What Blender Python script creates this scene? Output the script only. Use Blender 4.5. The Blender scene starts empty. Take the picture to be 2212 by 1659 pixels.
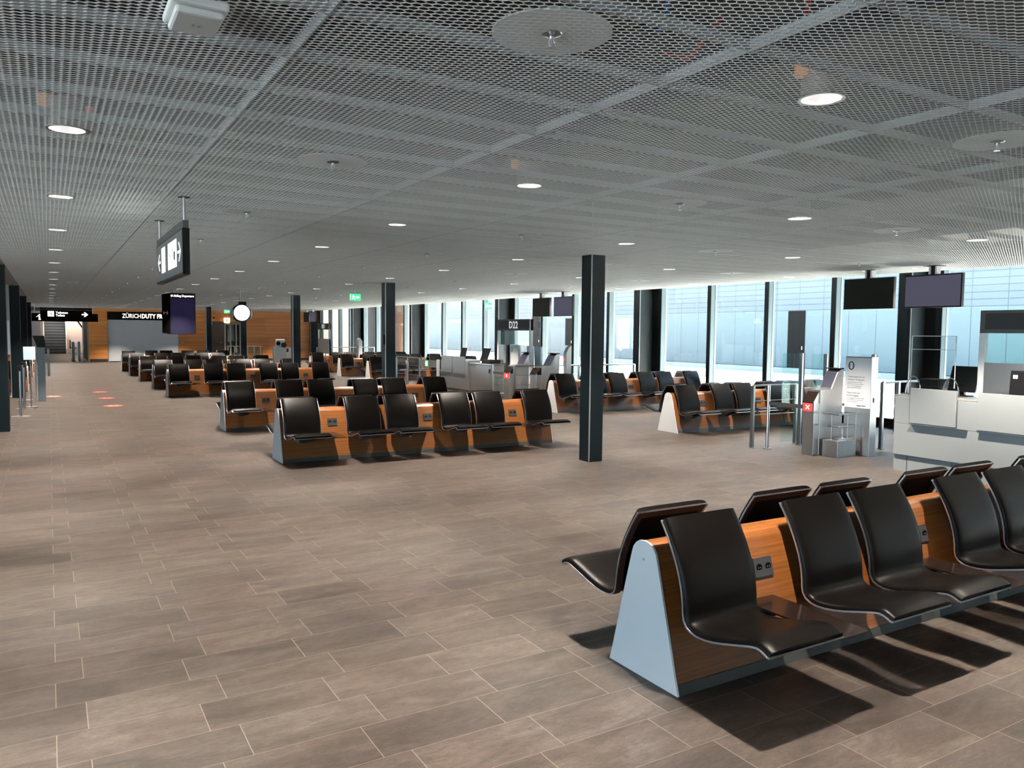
import bpy, math, random
from mathutils import Vector, Matrix, Euler
random.seed(7)
S = bpy.context.scene
COL = S.collection
PI = math.pi

# ------------------------------------------------------------------ camera
yaw, pitch, roll, FPX = 0.5349, 0.0662, 0.0091, 1687.3
H, CZ = 1.70, 2.7133
fw = Vector((math.sin(yaw)*math.cos(pitch), math.cos(yaw)*math.cos(pitch), -math.sin(pitch)))
rt0 = Vector((math.cos(yaw), -math.sin(yaw), 0)); up0 = rt0.cross(fw)
rt = rt0*math.cos(roll) + up0*math.sin(roll); up = up0*math.cos(roll) - rt0*math.sin(roll)
cd = bpy.data.cameras.new('camera'); cam = bpy.data.objects.new('camera', cd); COL.objects.link(cam)
m = Matrix.Identity(4)
for r in range(3):
    m[r][0] = rt[r]; m[r][1] = up[r]; m[r][2] = -fw[r]
m[0][3], m[1][3], m[2][3] = 0, 0, H
cam.matrix_world = m
cd.sensor_width = 36; cd.lens = FPX*36/2212; cd.clip_start = .05; cd.clip_end = 400
S.camera = cam
# ------------------------------------------------------------------ world, sun, exposure
W = bpy.data.worlds.new('sky'); S.world = W; W.use_nodes = True
bg = W.node_tree.nodes['Background']; bg.inputs[0].default_value = (.60, .80, 1.0, 1); bg.inputs[1].default_value = 6.2
sd = bpy.data.lights.new('sun', 'SUN'); sd.energy = 130; sd.angle = .01; sd.color = (1, .95, .86)
sun = bpy.data.objects.new('sun', sd); COL.objects.link(sun)
sun.rotation_euler = Vector((math.cos(math.radians(58)), .12, math.sin(math.radians(58)))).to_track_quat('Z', 'Y').to_euler()
sun.location = (20, 10, 20)
S.view_settings.view_transform = 'Standard'; S.view_settings.look = 'None'
S.view_settings.exposure = 0.86; S.view_settings.gamma = 1; S.view_settings.use_curve_mapping = False
c = S.cycles
c.use_denoising = True; c.use_adaptive_sampling = True; c.adaptive_threshold = .02
c.max_bounces = 6; c.diffuse_bounces = 3; c.glossy_bounces = 3; c.transmission_bounces = 3; c.transparent_max_bounces = 10
c.caustics_reflective = False; c.caustics_refractive = False; c.sample_clamp_indirect = 4; c.sample_clamp_direct = 0
c.use_light_tree = True; c.blur_glossy = 1.0

# ------------------------------------------------------------------ materials
def mat(name, col, rough=.5, metal=0., emit=0., ecol=None, spec=None, alpha=None, coat=0):
    m = bpy.data.materials.new(name); m.use_nodes = True
    b = m.node_tree.nodes['Principled BSDF']
    b.inputs['Base Color'].default_value = (*col, 1); b.inputs['Roughness'].default_value = rough
    b.inputs['Metallic'].default_value = metal
    if spec is not None: b.inputs['Specular IOR Level'].default_value = spec
    if emit: b.inputs['Emission Color'].default_value = (*(ecol or col), 1); b.inputs['Emission Strength'].default_value = emit
    if coat: b.inputs['Coat Weight'].default_value = coat; b.inputs['Coat Roughness'].default_value = .1
    # a little procedural unevenness everywhere
    nt = m.node_tree; n = nt.nodes.new('ShaderNodeTexNoise'); n.inputs['Scale'].default_value = 9; n.inputs['Detail'].default_value = 3
    tc = nt.nodes.new('ShaderNodeTexCoord'); nt.links.new(tc.outputs['Object'], n.inputs['Vector'])
    mr = nt.nodes.new('ShaderNodeMapRange'); mr.inputs[3].default_value = max(.02, rough*.85); mr.inputs[4].default_value = min(1, rough*1.15)
    nt.links.new(n.outputs['Fac'], mr.inputs[0]); nt.links.new(mr.outputs[0], b.inputs['Roughness'])
    return m
class NT:
    def __init__(s, m): s.t = m.node_tree; s.b = s.t.nodes['Principled BSDF']
    def n(s, typ, **k):
        x = s.t.nodes.new('ShaderNode'+typ)
        for a, v in k.items(): setattr(x, a, v)
        return x
    def link(s, a, b): s.t.links.new(a, b)
    def math(s, op, a, b=None, c=None):
        x = s.n('Math', operation=op)
        for i, v in enumerate((a, b, c)):
            if v is None: continue
            if isinstance(v, (int, float)): x.inputs[i].default_value = v
            else: s.link(v, x.inputs[i])
        return x.outputs[0]
    def ramp(s, fac, stops):
        x = s.n('ValToRGB'); e = x.color_ramp.elements
        while len(e) < len(stops): e.new(.5)
        for el, (p, col) in zip(e, stops): el.position = p; el.color = (*col, 1)
        s.link(fac, x.inputs[0]); return x.outputs[0]
    def mix(s, fac, a, b, bt='MIX'):
        x = s.n('Mix', data_type='RGBA', blend_type=bt)
        for i, v in ((0, fac), (6, a), (7, b)):
            if isinstance(v, (int, float)): x.inputs[i].default_value = v
            elif isinstance(v, tuple): x.inputs[i].default_value = (*v, 1)
            else: s.link(v, x.inputs[i])
        return x.outputs[2]
def mat_floor():
    m = mat('stone_tiles', (.3, .25, .2), .42, spec=.28); t = NT(m)
    for n in list(t.t.nodes):
        if n.type in ('TEX_NOISE', 'MAP_RANGE'): t.t.nodes.remove(n)
    tc = [n for n in t.t.nodes if n.type == 'TEX_COORD'][0]
    sp = t.n('SeparateXYZ'); t.link(tc.outputs['Object'], sp.inputs[0])
    X, Y = sp.outputs[0], sp.outputs[1]
    v = t.math('DIVIDE', t.math('SUBTRACT', Y, 3.125), .2782); row = t.math('FLOOR', v); fy = t.math('FRACT', v)
    par = t.math('MODULO', t.math('ADD', row, 1000), 2)
    u = t.math('DIVIDE', t.math('ADD', t.math('SUBTRACT', X, .665), t.math('MULTIPLY', par, .118)), .5625)
    colm = t.math('FLOOR', u); fx = t.math('FRACT', u)
    dx = t.math('MULTIPLY', t.math('MINIMUM', fx, t.math('SUBTRACT', 1, fx)), .5625)
    dy = t.math('MULTIPLY', t.math('MINIMUM', fy, t.math('SUBTRACT', 1, fy)), .2782)
    joint = t.math('LESS_THAN', t.math('MINIMUM', t.math('MULTIPLY', dx, .85), t.math('MULTIPLY', dy, 1.35)), .00155)
    cv = t.n('CombineXYZ'); t.link(colm, cv.inputs[0]); t.link(row, cv.inputs[1])
    wn = t.n('TexWhiteNoise', noise_dimensions='3D'); t.link(cv.outputs[0], wn.inputs['Vector'])
    add = t.n('VectorMath', operation='MULTIPLY_ADD'); t.link(wn.outputs['Color'], add.inputs[0]); add.inputs[1].default_value = (7, 7, 7)
    mp = t.n('Mapping'); mp.inputs['Scale'].default_value = (1.4, 4.2, 1); t.link(tc.outputs['Object'], mp.inputs[0]); t.link(mp.outputs[0], add.inputs[2])
    n1 = t.n('TexNoise'); n1.inputs['Scale'].default_value = 1.6; n1.inputs['Detail'].default_value = 6; n1.inputs['Roughness'].default_value = .62; n1.inputs['Distortion'].default_value = .8; t.link(add.outputs[0], n1.inputs['Vector'])
    n2 = t.n('TexNoise'); n2.inputs['Scale'].default_value = 75; n2.inputs['Detail'].default_value = 3; n2.inputs['Roughness'].default_value = .7; t.link(tc.outputs['Object'], n2.inputs['Vector'])
    n3 = t.n('TexNoise'); n3.inputs['Scale'].default_value = .7; n3.inputs['Detail'].default_value = 2; t.link(add.outputs[0], n3.inputs['Vector'])
    base = t.ramp(n1.outputs['Fac'], [(.26, (.048, .036, .028)), (.44, (.112, .084, .067)), (.58, (.160, .122, .098)), (.78, (.245, .196, .164))])
    grey = t.ramp(n1.outputs['Fac'], [(.26, (.060, .051, .045)), (.5, (.128, .110, .098)), (.78, (.215, .194, .180))])
    col = t.mix(t.math('SMOOTH_MIN', t.math('MULTIPLY', n3.outputs['Fac'], 1.0), 1, .1), base, grey)
    tv = t.math('ADD', t.math('MULTIPLY', wn.outputs['Value'], .22), .290)
    n4 = t.n('TexNoise'); n4.inputs['Scale'].default_value = 9; n4.inputs['Detail'].default_value = 6; n4.inputs['Roughness'].default_value = .75; n4.inputs['Distortion'].default_value = 1.2; t.link(add.outputs[0], n4.inputs['Vector'])
    fine = t.math('MULTIPLY', t.math('ADD', t.math('MULTIPLY', n2.outputs['Fac'], 1.0), .50), t.math('ADD', t.math('MULTIPLY', n4.outputs['Fac'], 1.9), .05))
    col = t.mix(1.0, col, (1, 1, 1), 'MULTIPLY')
    sc = t.n('VectorMath', operation='SCALE'); t.link(col, sc.inputs[0]); t.link(t.math('MULTIPLY', tv, fine), sc.inputs[3])
    col = t.mix(joint, sc.outputs[0], (.19, .16, .135))
    t.link(col, t.b.inputs['Base Color'])
    rr = t.math('ADD', t.math('MULTIPLY', n2.outputs['Fac'], .22), .36); t.link(rr, t.b.inputs['Roughness'])
    bp = t.n('Bump'); bp.inputs['Strength'].default_value = .18; bp.inputs['Distance'].default_value = .004
    t.link(t.math('SUBTRACT', n2.outputs['Fac'], t.math('MULTIPLY', joint, .5)), bp.inputs['Height']); t.link(bp.outputs[0], t.b.inputs['Normal'])
    return m
def mat_wood(name, dark, light, axis, scale=1., plank=None, rough=.38):
    m = mat(name, light, rough); t = NT(m)
    tc = [n for n in t.t.nodes if n.type == 'TEX_COORD'][0]
    mp = t.n('Mapping'); s = [22., 22., 22.]; s[axis] = .5; mp.inputs['Scale'].default_value = [q*scale for q in s]
    t.link(tc.outputs['Object'], mp.inputs[0])
    n1 = t.n('TexNoise'); n1.inputs['Scale'].default_value = 1.5; n1.inputs['Detail'].default_value = 5; n1.inputs['Roughness'].default_value = .6; n1.inputs['Distortion'].default_value = .15
    t.link(mp.outputs[0], n1.inputs['Vector'])
    col = t.ramp(n1.outputs['Fac'], [(.3, dark), (.55, tuple((a+b)/2 for a, b in zip(dark, light))), (.75, light)])
    if plank:
        sp = t.n('SeparateXYZ'); t.link(tc.outputs['Object'], sp.inputs[0])
        v = t.math('DIVIDE', sp.outputs[2], plank); fz = t.math('FRACT', v)
        cv = t.n('CombineXYZ'); t.link(t.math('FLOOR', v), cv.inputs[2]); t.link(t.math('FLOOR', t.math('DIVIDE', sp.outputs[0], 2.6)), cv.inputs[0])
        wn = t.n('TexWhiteNoise', noise_dimensions='3D'); t.link(cv.outputs[0], wn.inputs['Vector'])
        sc = t.n('VectorMath', operation='SCALE'); t.link(col, sc.inputs[0]); t.link(t.math('ADD', t.math('MULTIPLY', wn.outputs['Value'], .16), .92), sc.inputs[3])
        col = t.mix(t.math('LESS_THAN', fz, .045), sc.outputs[0], tuple(q*.45 for q in dark))
    t.link(col, t.b.inputs['Base Color'])
    return m
def mat_brushed(name, col, rough=.3, metal=1.):
    m = mat(name, col, rough, metal); t = NT(m)
    tc = [n for n in t.t.nodes if n.type == 'TEX_COORD'][0]
    mp = t.n('Mapping'); mp.inputs['Scale'].default_value = (260, 260, 6); t.link(tc.outputs['Object'], mp.inputs[0])
    n1 = t.n('TexNoise'); n1.inputs['Scale'].default_value = 1; n1.inputs['Detail'].default_value = 2; t.link(mp.outputs[0], n1.inputs['Vector'])
    col2 = t.ramp(n1.outputs['Fac'], [(.3, tuple(q*.88 for q in col)), (.7, col)]); t.link(col2, t.b.inputs['Base Color'])
    return m
def mat_leather():
    m = mat('black_leather', (.0028, .0024, .0022), .34, spec=.09); t = NT(m)
    tc = [n for n in t.t.nodes if n.type == 'TEX_COORD'][0]
    v = t.n('TexVoronoi'); v.inputs['Scale'].default_value = 420; t.link(tc.outputs['Object'], v.inputs['Vector'])
    bp = t.n('Bump'); bp.inputs['Strength'].default_value = .16; bp.inputs['Distance'].default_value = .0006
    t.link(v.outputs['Distance'], bp.inputs['Height']); t.link(bp.outputs[0], t.b.inputs['Normal'])
    t.b.inputs['Sheen Weight'].default_value = .0
    return m
def mat_glass(name, tint=(.93, .97, .97), refl=.5):
    m = bpy.data.materials.new(name); m.use_nodes = True; nt = m.node_tree; nt.nodes.clear()
    o = nt.nodes.new('ShaderNodeOutputMaterial'); tr = nt.nodes.new('ShaderNodeBsdfTransparent'); tr.inputs[0].default_value = (*tint, 1)
    g = nt.nodes.new('ShaderNodeBsdfGlossy'); g.inputs['Roughness'].default_value = .02
    lw = nt.nodes.new('ShaderNodeLayerWeight'); lw.inputs[0].default_value = .5
    pw = nt.nodes.new('ShaderNodeMath'); pw.operation = 'POWER'; pw.inputs[1].default_value = 4.5
    mul = nt.nodes.new('ShaderNodeMath'); mul.operation = 'MULTIPLY_ADD'; mul.inputs[1].default_value = refl*.8; mul.inputs[2].default_value = .05*refl
    mx = nt.nodes.new('ShaderNodeMixShader')
    nt.links.new(lw.outputs['Facing'], pw.inputs[0]); nt.links.new(pw.outputs[0], mul.inputs[0]); nt.links.new(mul.outputs[0], mx.inputs[0])
    nt.links.new(tr.outputs[0], mx.inputs[1]); nt.links.new(g.outputs[0], mx.inputs[2]); nt.links.new(mx.outputs[0], o.inputs[0])
    return m
def mat_facade():
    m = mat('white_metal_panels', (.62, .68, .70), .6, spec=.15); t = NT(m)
    tc = [n for n in t.t.nodes if n.type == 'TEX_COORD'][0]
    sp = t.n('SeparateXYZ'); t.link(tc.outputs['Object'], sp.inputs[0]); Y, Z = sp.outputs[1], sp.outputs[2]
    upz = t.math('GREATER_THAN', Z, 2.76)
    fz = t.math('FRACT', t.math('DIVIDE', t.math('SUBTRACT', Z, 2.76), .248))
    hl = t.math('MULTIPLY', upz, t.math('LESS_THAN', fz, .10))
    fy = t.math('FRACT', t.math('DIVIDE', t.math('ADD', Y, .55), 1.24)); vl = t.math('LESS_THAN', fy, .02)
    ln = t.math('MAXIMUM', hl, vl)
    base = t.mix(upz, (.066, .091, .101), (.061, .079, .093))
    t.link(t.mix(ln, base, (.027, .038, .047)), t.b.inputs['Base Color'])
    return m
M = dict(
 floor=mat_floor(), leather=mat_leather(),
 wood=mat_wood('bench_veneer', (.105, .036, .0075), (.245, .088, .022), 0, 2.6),
 wallwood=mat_wood('wall_veneer', (.74, .25, .055), (.95, .42, .125), 0, .35, plank=.21, rough=.45),
 mesh=mat('ceiling_mesh_paint', (.93, .93, .90), .38, .2), flange=mat('panel_flange_paint', (.62, .63, .62), .5, .1),
 slab=mat('dark_ceiling_void', (.012, .011, .012), .9), soffit=mat('grey_ceiling_panel', (.40, .40, .39), .6),
 steel=mat('blue_black_steel', (.005, .010, .013), .42, spec=.16), steelteal=mat('grey_blue_steel', (.10, .14, .155), .42, .3),
 edge=mat('pale_steel_edge', (.55, .56, .56), .3, .8), chrome=mat('polished_chrome', (.92, .92, .93), .30, 1.), shell=mat('dark_seat_shell', (.035, .016, .013), .4),
 endp=mat('pale_grey_panel', (.84, .86, .86), .32, .45), kick=mat_brushed('kick_strip_metal', (.07, .073, .070), .45, .5),
 bracket=mat('grey_cast_bracket', (.10, .11, .12), .5, .4), table=mat('black_gloss_table', (.010, .006, .005), .12, spec=.6),
 black=mat('black_plastic', (.008, .008, .009), .45, spec=.2), blackm=mat('matt_black', (.004, .004, .004), .7, spec=.05),
 stainless=mat_brushed('brushed_stainless', (.64, .63, .61), .34, .95), rail=mat('rail_steel', (.50, .51, .52), .30, 1.),
 counter=mat('pale_counter_metal', (.40, .435, .44), .33, .35), countertop=mat('counter_top', (.42, .42, .41), .3, .3),
 glass=mat_glass('window_glass', (.95, .98, .985), .8), gglass=mat_glass('green_edge_glass', (.86, .95, .93), .7), acrylic=mat_glass('clear_acrylic', (.93, .95, .96), 1.6),
 white=mat('white_paint', (.90, .90, .88), .4), signwhite=mat('printed_white', (.76, .78, .79), .45), grey=mat('mid_grey_paint', (.075, .08, .082), .5, spec=.25), dgrey=mat('dark_grey_paint', (.030, .033, .036), .5, spec=.2), numeral=mat('glowing_numeral', (.8, .8, .8), .5, emit=.35, ecol=(1, 1, .97)),  # numeral carries a slight glow that the sign itself lacks
 ink=mat('dark_ink', (.03, .03, .035), .6), softink=mat('grey_ink', (.28, .29, .30), .6),
 lit=mat('lit_sign_white', (.9, .9, .85), .5, emit=1.4, ecol=(1, .98, .90)), signface=mat('grey_green_sign_face', (.12, .14, .14), .25),
 screen=mat('dim_blue_screen', (.006, .006, .014), .4, spec=.15, emit=.018, ecol=(.35, .25, 1.)), screengrey=mat('blue_grey_screen', (.03, .03, .04), .5, spec=.15, emit=.055, ecol=(.62, .60, .95)), screenoff=mat('unlit_screen', (.008, .009, .008), .5, spec=.12),
 green=mat('green_exit_sign', (.02, .42, .16), .4, emit=.9, ecol=(.03, .62, .22)), greenlight=mat('pale_green_sign_edge', (.4, .8, .3), .4, emit=.9, ecol=(.45, .85, .35)), yellow=mat('lit_yellow_sign', (.9, .8, .4), .4, emit=1.3, ecol=(1, .82, .42)),
 red=mat('red_lit_symbol', (.8, .03, .03), .4, emit=.9, ecol=(.9, .04, .04)), redlit=mat('pale_red_cross', (1, .5, .35), .4, emit=1.6, ecol=(1, .5, .35)), sticker=mat('red_floor_sticker', (.75, .12, .09), .5),
 lamp=mat('lamp_glow', (1, .95, .85), .4, emit=7., ecol=(1, .94, .84)), reflector=mat('glowing_reflector', (.85, .82, .80), .18, .8, emit=.42, ecol=(1, .95, .92)), ring=mat('lamp_ring', (.55, .54, .52), .3, .7), housing=mat('lamp_housing', (.40, .33, .27), .5, .3), orange_glow=mat('orange_glow_bracket', (.8, .36, .16), .5, emit=.12, ecol=(1, .42, .16)),  # reflector and orange bracket have lamp glow put into their material
 disc=mat('pale_disc', (.96, .97, .96), .6), clock=mat('lit_clock_face', (1, 1, .98), .4, emit=1.7, ecol=(.93, .96, 1.)),
 facade=mat_facade(), plinth=mat('concrete_plinth', (.16, .175, .17), .8), ground=mat('pale_apron_concrete', (.62, .60, .56), .85), asphalt=mat('blue_grey_asphalt', (.24, .25, .26), .9),
 shutter=mat('roller_shutter', (.94, .94, .95), .4, .2), door=mat('dark_brown_door', (.045, .026, .018), .35), doorframe=mat('pale_door_frame', (.55, .45, .33), .4), darkglass=mat('dark_glass', (.012, .010, .009), .06),
 beige=mat('beige_plaster', (.55, .40, .32), .8), cream=mat('pale_plaster', (.62, .60, .58), .8), step=mat('dark_stair', (.025, .022, .020), .6), nosing=mat('pale_step_nosing', (.30, .28, .26), .5),
 bluepanel=mat('pale_blue_panel', (.46, .55, .60), .35, .2), bluelit=mat('lit_blue_display', (.25, .33, .5), .5, spec=.1, emit=.16, ecol=(.50, .66, 1.)), belt=mat('black_belt', (.02, .02, .022), .8), yellowtag=mat('yellow_tag', (.75, .55, .04), .6),
 cablered=mat('red_cable', (.4, .02, .02), .6), cableblue=mat('blue_cable', (.02, .12, .4), .6), duct=mat('grey_duct', (.03, .03, .03), .6, .3), evac=mat('green_sticker', (.05, .42, .27), .5), brown=mat('reflection_brown', (.30, .17, .11), .7))

# ------------------------------------------------------------------ mesh helpers
class MB:
    def __init__(s): s.v = []; s.f = []
    def add(s, vs, fs):
        o = len(s.v); s.v += [tuple(q) for q in vs]; s.f += [tuple(i+o for i in f) for f in fs]; return s
    def box(s, x0, x1, y0, y1, z0, z1):
        return s.add([(x, y, z) for z in (z0, z1) for y in (y0, y1) for x in (x0, x1)], [(0, 2, 3, 1), (4, 5, 7, 6), (0, 1, 5, 4), (2, 6, 7, 3), (0, 4, 6, 2), (1, 3, 7, 5)])
    def cbox(s, c, d): return s.box(*[q for a, b in zip(c, d) for q in (a-b/2, a+b/2)])
    def prism(s, pts, axis, a, b):
        # polygon pts in the two other axes (cyclic order), extruded along axis
        n = len(pts)
        def P(p, t): return {'x': (t, p[0], p[1]), 'y': (p[0], t, p[1]), 'z': (p[0], p[1], t)}[axis]
        vs = [P(p, a) for p in pts]+[P(p, b) for p in pts]
        fs = [tuple(range(n))[::-1], tuple(range(n, 2*n))]+[(i, (i+1) % n, n+(i+1) % n, n+i) for i in range(n)]
        return s.add(vs, fs)
    def cyl(s, p0, p1, r, n=16, r1=None, caps=True):
        p0, p1 = Vector(p0), Vector(p1); d = (p1-p0).normalized(); a = d.orthogonal().normalized(); b = d.cross(a); r1 = r if r1 is None else r1
        vs = []
        for p, rr in ((p0, r), (p1, r1)): vs += [p+a*(rr*math.cos(2*PI*i/n))+b*(rr*math.sin(2*PI*i/n)) for i in range(n)]
        fs = [(i, (i+1) % n, n+(i+1) % n, n+i) for i in range(n)]
        if caps: fs += [tuple(range(n))[::-1], tuple(range(n, 2*n))]
        return s.add(vs, fs)
    def tube(s, pts, r, n=8, closed=False):
        pts = [Vector(p) for p in pts]; k = len(pts); vs = []
        for i, p in enumerate(pts):
            q0 = pts[(i-1) % k] if (closed or i > 0) else p; q1 = pts[(i+1) % k] if (closed or i < k-1) else p
            d = (q1-q0).normalized(); ref = Vector((0, 0, 1)) if abs(d.z) < .95 else Vector((0, 1, 0))
            a = d.cross(ref).normalized(); b = d.cross(a)
            vs += [p+a*(r*math.cos(2*PI*j/n))+b*(r*math.sin(2*PI*j/n)) for j in range(n)]
        fs = []
        for i in range(k if closed else k-1):
            i2 = (i+1) % k
            fs += [(i*n+j, i*n+(j+1) % n, i2*n+(j+1) % n, i2*n+j) for j in range(n)]
        if not closed: fs += [tuple(range(n))[::-1], tuple(range((k-1)*n, k*n))]
        return s.add(vs, fs)
    def lathe(s, prof, c, n=24, axis='z'):
        vs = []
        for r, h in prof:
            for i in range(n):
                a = 2*PI*i/n; x, y = r*math.cos(a), r*math.sin(a)
                vs.append({'z': (c[0]+x, c[1]+y, c[2]+h), 'y': (c[0]+x, c[1]+h, c[2]+y), 'x': (c[0]+h, c[1]+x, c[2]+y)}[axis])
        fs = [(k*n+i, k*n+(i+1) % n, (k+1)*n+(i+1) % n, (k+1)*n+i) for k in range(len(prof)-1) for i in range(n)]
        return s.add(vs, fs)
    def disc(s, c, r, n=24, axis='z'):
        vs = []
        for i in range(n):
            a = 2*PI*i/n; x, y = r*math.cos(a), r*math.sin(a)
            vs.append({'z': (c[0]+x, c[1]+y, c[2]), 'y': (c[0]+x, c[1], c[2]+y), 'x': (c[0], c[1]+x, c[2]+y)}[axis])
        return s.add(vs, [tuple(range(n))])
    def build(s, name, material, parent=None, bevel=0., smooth=False):
        org = Vector(parent.get('_o', (0, 0, 0))) if parent is not None else Vector((0, 0, 0))
        me = bpy.data.meshes.new(name); me.from_pydata([(a-org.x, b-org.y, c-org.z) for a, b, c in s.v], [], s.f); me.validate(); me.update()
        me.materials.append(material)
        if smooth:
            me.polygons.foreach_set('use_smooth', [True]*len(me.polygons))
        o = bpy.data.objects.new(name, me); COL.objects.link(o)
        if bevel:
            b = o.modifiers.new('bevel', 'BEVEL'); b.width = bevel; b.segments = 2; b.limit_method = 'ANGLE'
        if smooth:
            e = o.modifiers.new('split', 'EDGE_SPLIT'); e.split_angle = math.radians(40)
        if parent is not None: o.parent = parent; o['_o'] = list(org)
        return o
    def solo(s, name, material, label, cat, group=None, **k):
        # a top-level thing that is one mesh; its origin sits at its base
        lo = [min(v[i] for v in s.v) for i in range(3)]; hi = [max(v[i] for v in s.v) for i in range(3)]
        org = ((lo[0]+hi[0])/2, (lo[1]+hi[1])/2, lo[2]); s.v = [(a-org[0], b-org[1], c-org[2]) for a, b, c in s.v]
        o = s.build(name, material, **k); o.location = org; tag(o, label, cat, group); return o
def tag(o, label, cat, group=None):
    o['label'] = label; o['category'] = cat
    if group: o['group'] = group
    return o
def thing(name, label, cat, loc=(0, 0, 0), group=None):
    o = bpy.data.objects.new(name, None); o.empty_display_size = .1; COL.objects.link(o); o.location = loc; o['_o'] = list(loc)
    return tag(o, label, cat, group)
def struct(name, mb, material, parent=None, **k):
    o = mb.build(name, material, parent, **k)
    if parent is None: o['kind'] = 'structure'
    return o
def kids(o): return [c for c in CH.get(o, [])]
def copy_tree(o, loc=None, label=None, group=None):
    idx = {}
    for ob in bpy.data.objects:
        if ob.parent: idx.setdefault(ob.parent, []).append(ob)
    def rec(a, par):
        c = a.copy(); COL.objects.link(c)
        if par: c.parent = par
        for ch in idx.get(a, []): rec(ch, c)
        return c
    r = rec(o, None)
    if loc is not None: r.location = loc
    if label: r['label'] = label
    if group: r['group'] = group
    return r
def text(name, body, size, material, parent, loc, right, upv, align='LEFT', bold=0., extr=.0015, sx=1., fitw=None):
    cu = bpy.data.curves.new(name, 'FONT'); cu.body = body; cu.size = size; cu.extrude = extr; cu.align_x = align; cu.resolution_u = 2; cu.offset = bold*size
    t = bpy.data.objects.new(name+'_curve', cu); COL.objects.link(t)
    bpy.context.view_layer.update()
    me = bpy.data.meshes.new_from_object(t.evaluated_get(bpy.context.evaluated_depsgraph_get()))
    bpy.data.objects.remove(t); bpy.data.curves.remove(cu)
    if fitw: sx = fitw/max(.001, max(v.co.x for v in me.vertices)-min(v.co.x for v in me.vertices))
    R, U = Vector(right).normalized(), Vector(upv).normalized(); N = R.cross(U)
    org = Vector(parent.get('_o', (0, 0, 0)))
    for v in me.vertices:
        v.co = Vector(loc)+R*(v.co.x*sx)+U*v.co.y+N*v.co.z-org
    me.materials.clear(); me.materials.append(material); me.name = name
    o = bpy.data.objects.new(name, me); COL.objects.link(o); o.parent = parent; o['_o'] = list(org); return o
ORD = ['first', 'second', 'third', 'fourth', 'fifth', 'sixth', 'seventh', 'eighth', 'ninth', 'tenth', 'eleventh', 'twelfth', 'thirteenth', 'fourteenth', 'fifteenth', 'sixteenth', 'seventeenth', 'eighteenth', 'nineteenth', 'twentieth']

# ================================================================== SETTING
YE = 44.6      # far timber wall
struct('floor', MB().box(-7.6, 13.5, -8.2, YE+.3, -.2, 0).box(-2.2, 2.6, YE+.3, 66, -.2, 0), M['floor'])
# --- expanded metal ceiling: one 2.78 x 2.38 m bay (ten panels) repeated
PXc, PYc = 1.391, .4766
def bay_mesh(half=False):
    mb = MB(); V, F = mb.v, mb.f
    per, st, a = PXc/24, PYc/34, PYc/68
    for px in range(1 if half else 2):
        for py in range(5):
            x0, y0 = px*PXc+.002, py*PYc+.0015
            W_, H_ = PXc-.004, PYc-.003
            cx, cy = px*PXc+PXc/2, 2.5*PYc-2*PYc
            for k in range(34):
                sgn = 1 if k % 2 else -1; yc = y0+H_*(k+.5)/34; pts = []
                for q in range(24):
                    xs = x0+W_*q/24; w = W_/24
                    pts += [(xs+.0*w, yc-sgn*a), (xs+.22*w, yc-sgn*a), (xs+.5*w, yc+sgn*a), (xs+.72*w, yc+sgn*a)]
                pts.append((x0+W_, yc-sgn*a))
                prev = None
                for x, y in pts:
                    hole = (px == 0 and py == 0 and (x-cx)**2+(y-cy)**2 < .082**2)
                    if hole: prev = None; continue
                    i = len(V); V.append((x, y+.0021, 0)); V.append((x, y-.0017, .0026))
                    if prev is not None: F.append((prev, i, i+1, prev+1))
                    prev = i
    return mb
def flange_mesh(half=False):
    mb = MB()
    for px in range(1 if half else 2):
        for py in range(5):
            x0, x1 = px*PXc+.002, (px+1)*PXc-.002; y0, y1 = py*PYc+.0015, (py+1)*PYc-.0015
            for a, b in (((x0, y0), (x1, y0)), ((x1, y0), (x1, y1)), ((x1, y1), (x0, y1)), ((x0, y1), (x0, y0))):
                d = Vector((b[0]-a[0], b[1]-a[1], 0)).normalized(); n = Vector((-d.y, d.x, 0))*.0012
                A, B = Vector((*a, 0)), Vector((*b, 0)); up = Vector((0, 0, .042))
                mb.add([A, B, B+up, A+up, A+n, B+n, B+n+up, A+n+up], [(0, 1, 2, 3), (5, 4, 7, 6), (0, 4, 5, 1), (3, 2, 6, 7)])
    return mb
ceiling = bpy.data.objects.new('ceiling', None); COL.objects.link(ceiling); ceiling['kind'] = 'structure'; ceiling['_o'] = [0, 0, 0]
bm_ = bay_mesh().build('mesh_panel', M['mesh'], ceiling); fl_ = flange_mesh().build('panel_flange', M['flange'], ceiling)
bh_ = bay_mesh(True).build('mesh_panel', M['mesh'], ceiling); fh_ = flange_mesh(True).build('panel_flange', M['flange'], ceiling)
X0B, Y0B = -.588, 2.0465
NJ = 18
first = {}
for i in range(5):
    for j in range(-1, NJ):
        loc = (X0B+2.782*i, Y0B+2.383*j, CZ)
        for src in ((bh_, fh_) if i == 4 else (bm_, fl_)):
            if src not in first: first[src] = 1; src.location = loc; continue
            o = src.copy(); COL.objects.link(o); o.location = loc
MB().box(-7.6, X0B, -.34, YE, CZ, CZ+.01).box(-7.6, 11.93, -8.2, -.34, CZ, CZ+.01).build('plain_panel', M['soffit'], ceiling)
MB().box(-7.6, 15.4, -8.2, YE+.3, 3.45, 3.6).build('roof_slab', M['slab'], ceiling)  # slab runs on past the glass as an added eave that blocks the sun
MB().box(11.925, 11.94, -8.2, YE, CZ, 3.0).build('edge_fascia', M['soffit'], ceiling)
MB().box(11.94, 13.6, -8.2, YE, 3.0, 3.02).build('raised_soffit', M['soffit'], ceiling)
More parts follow.
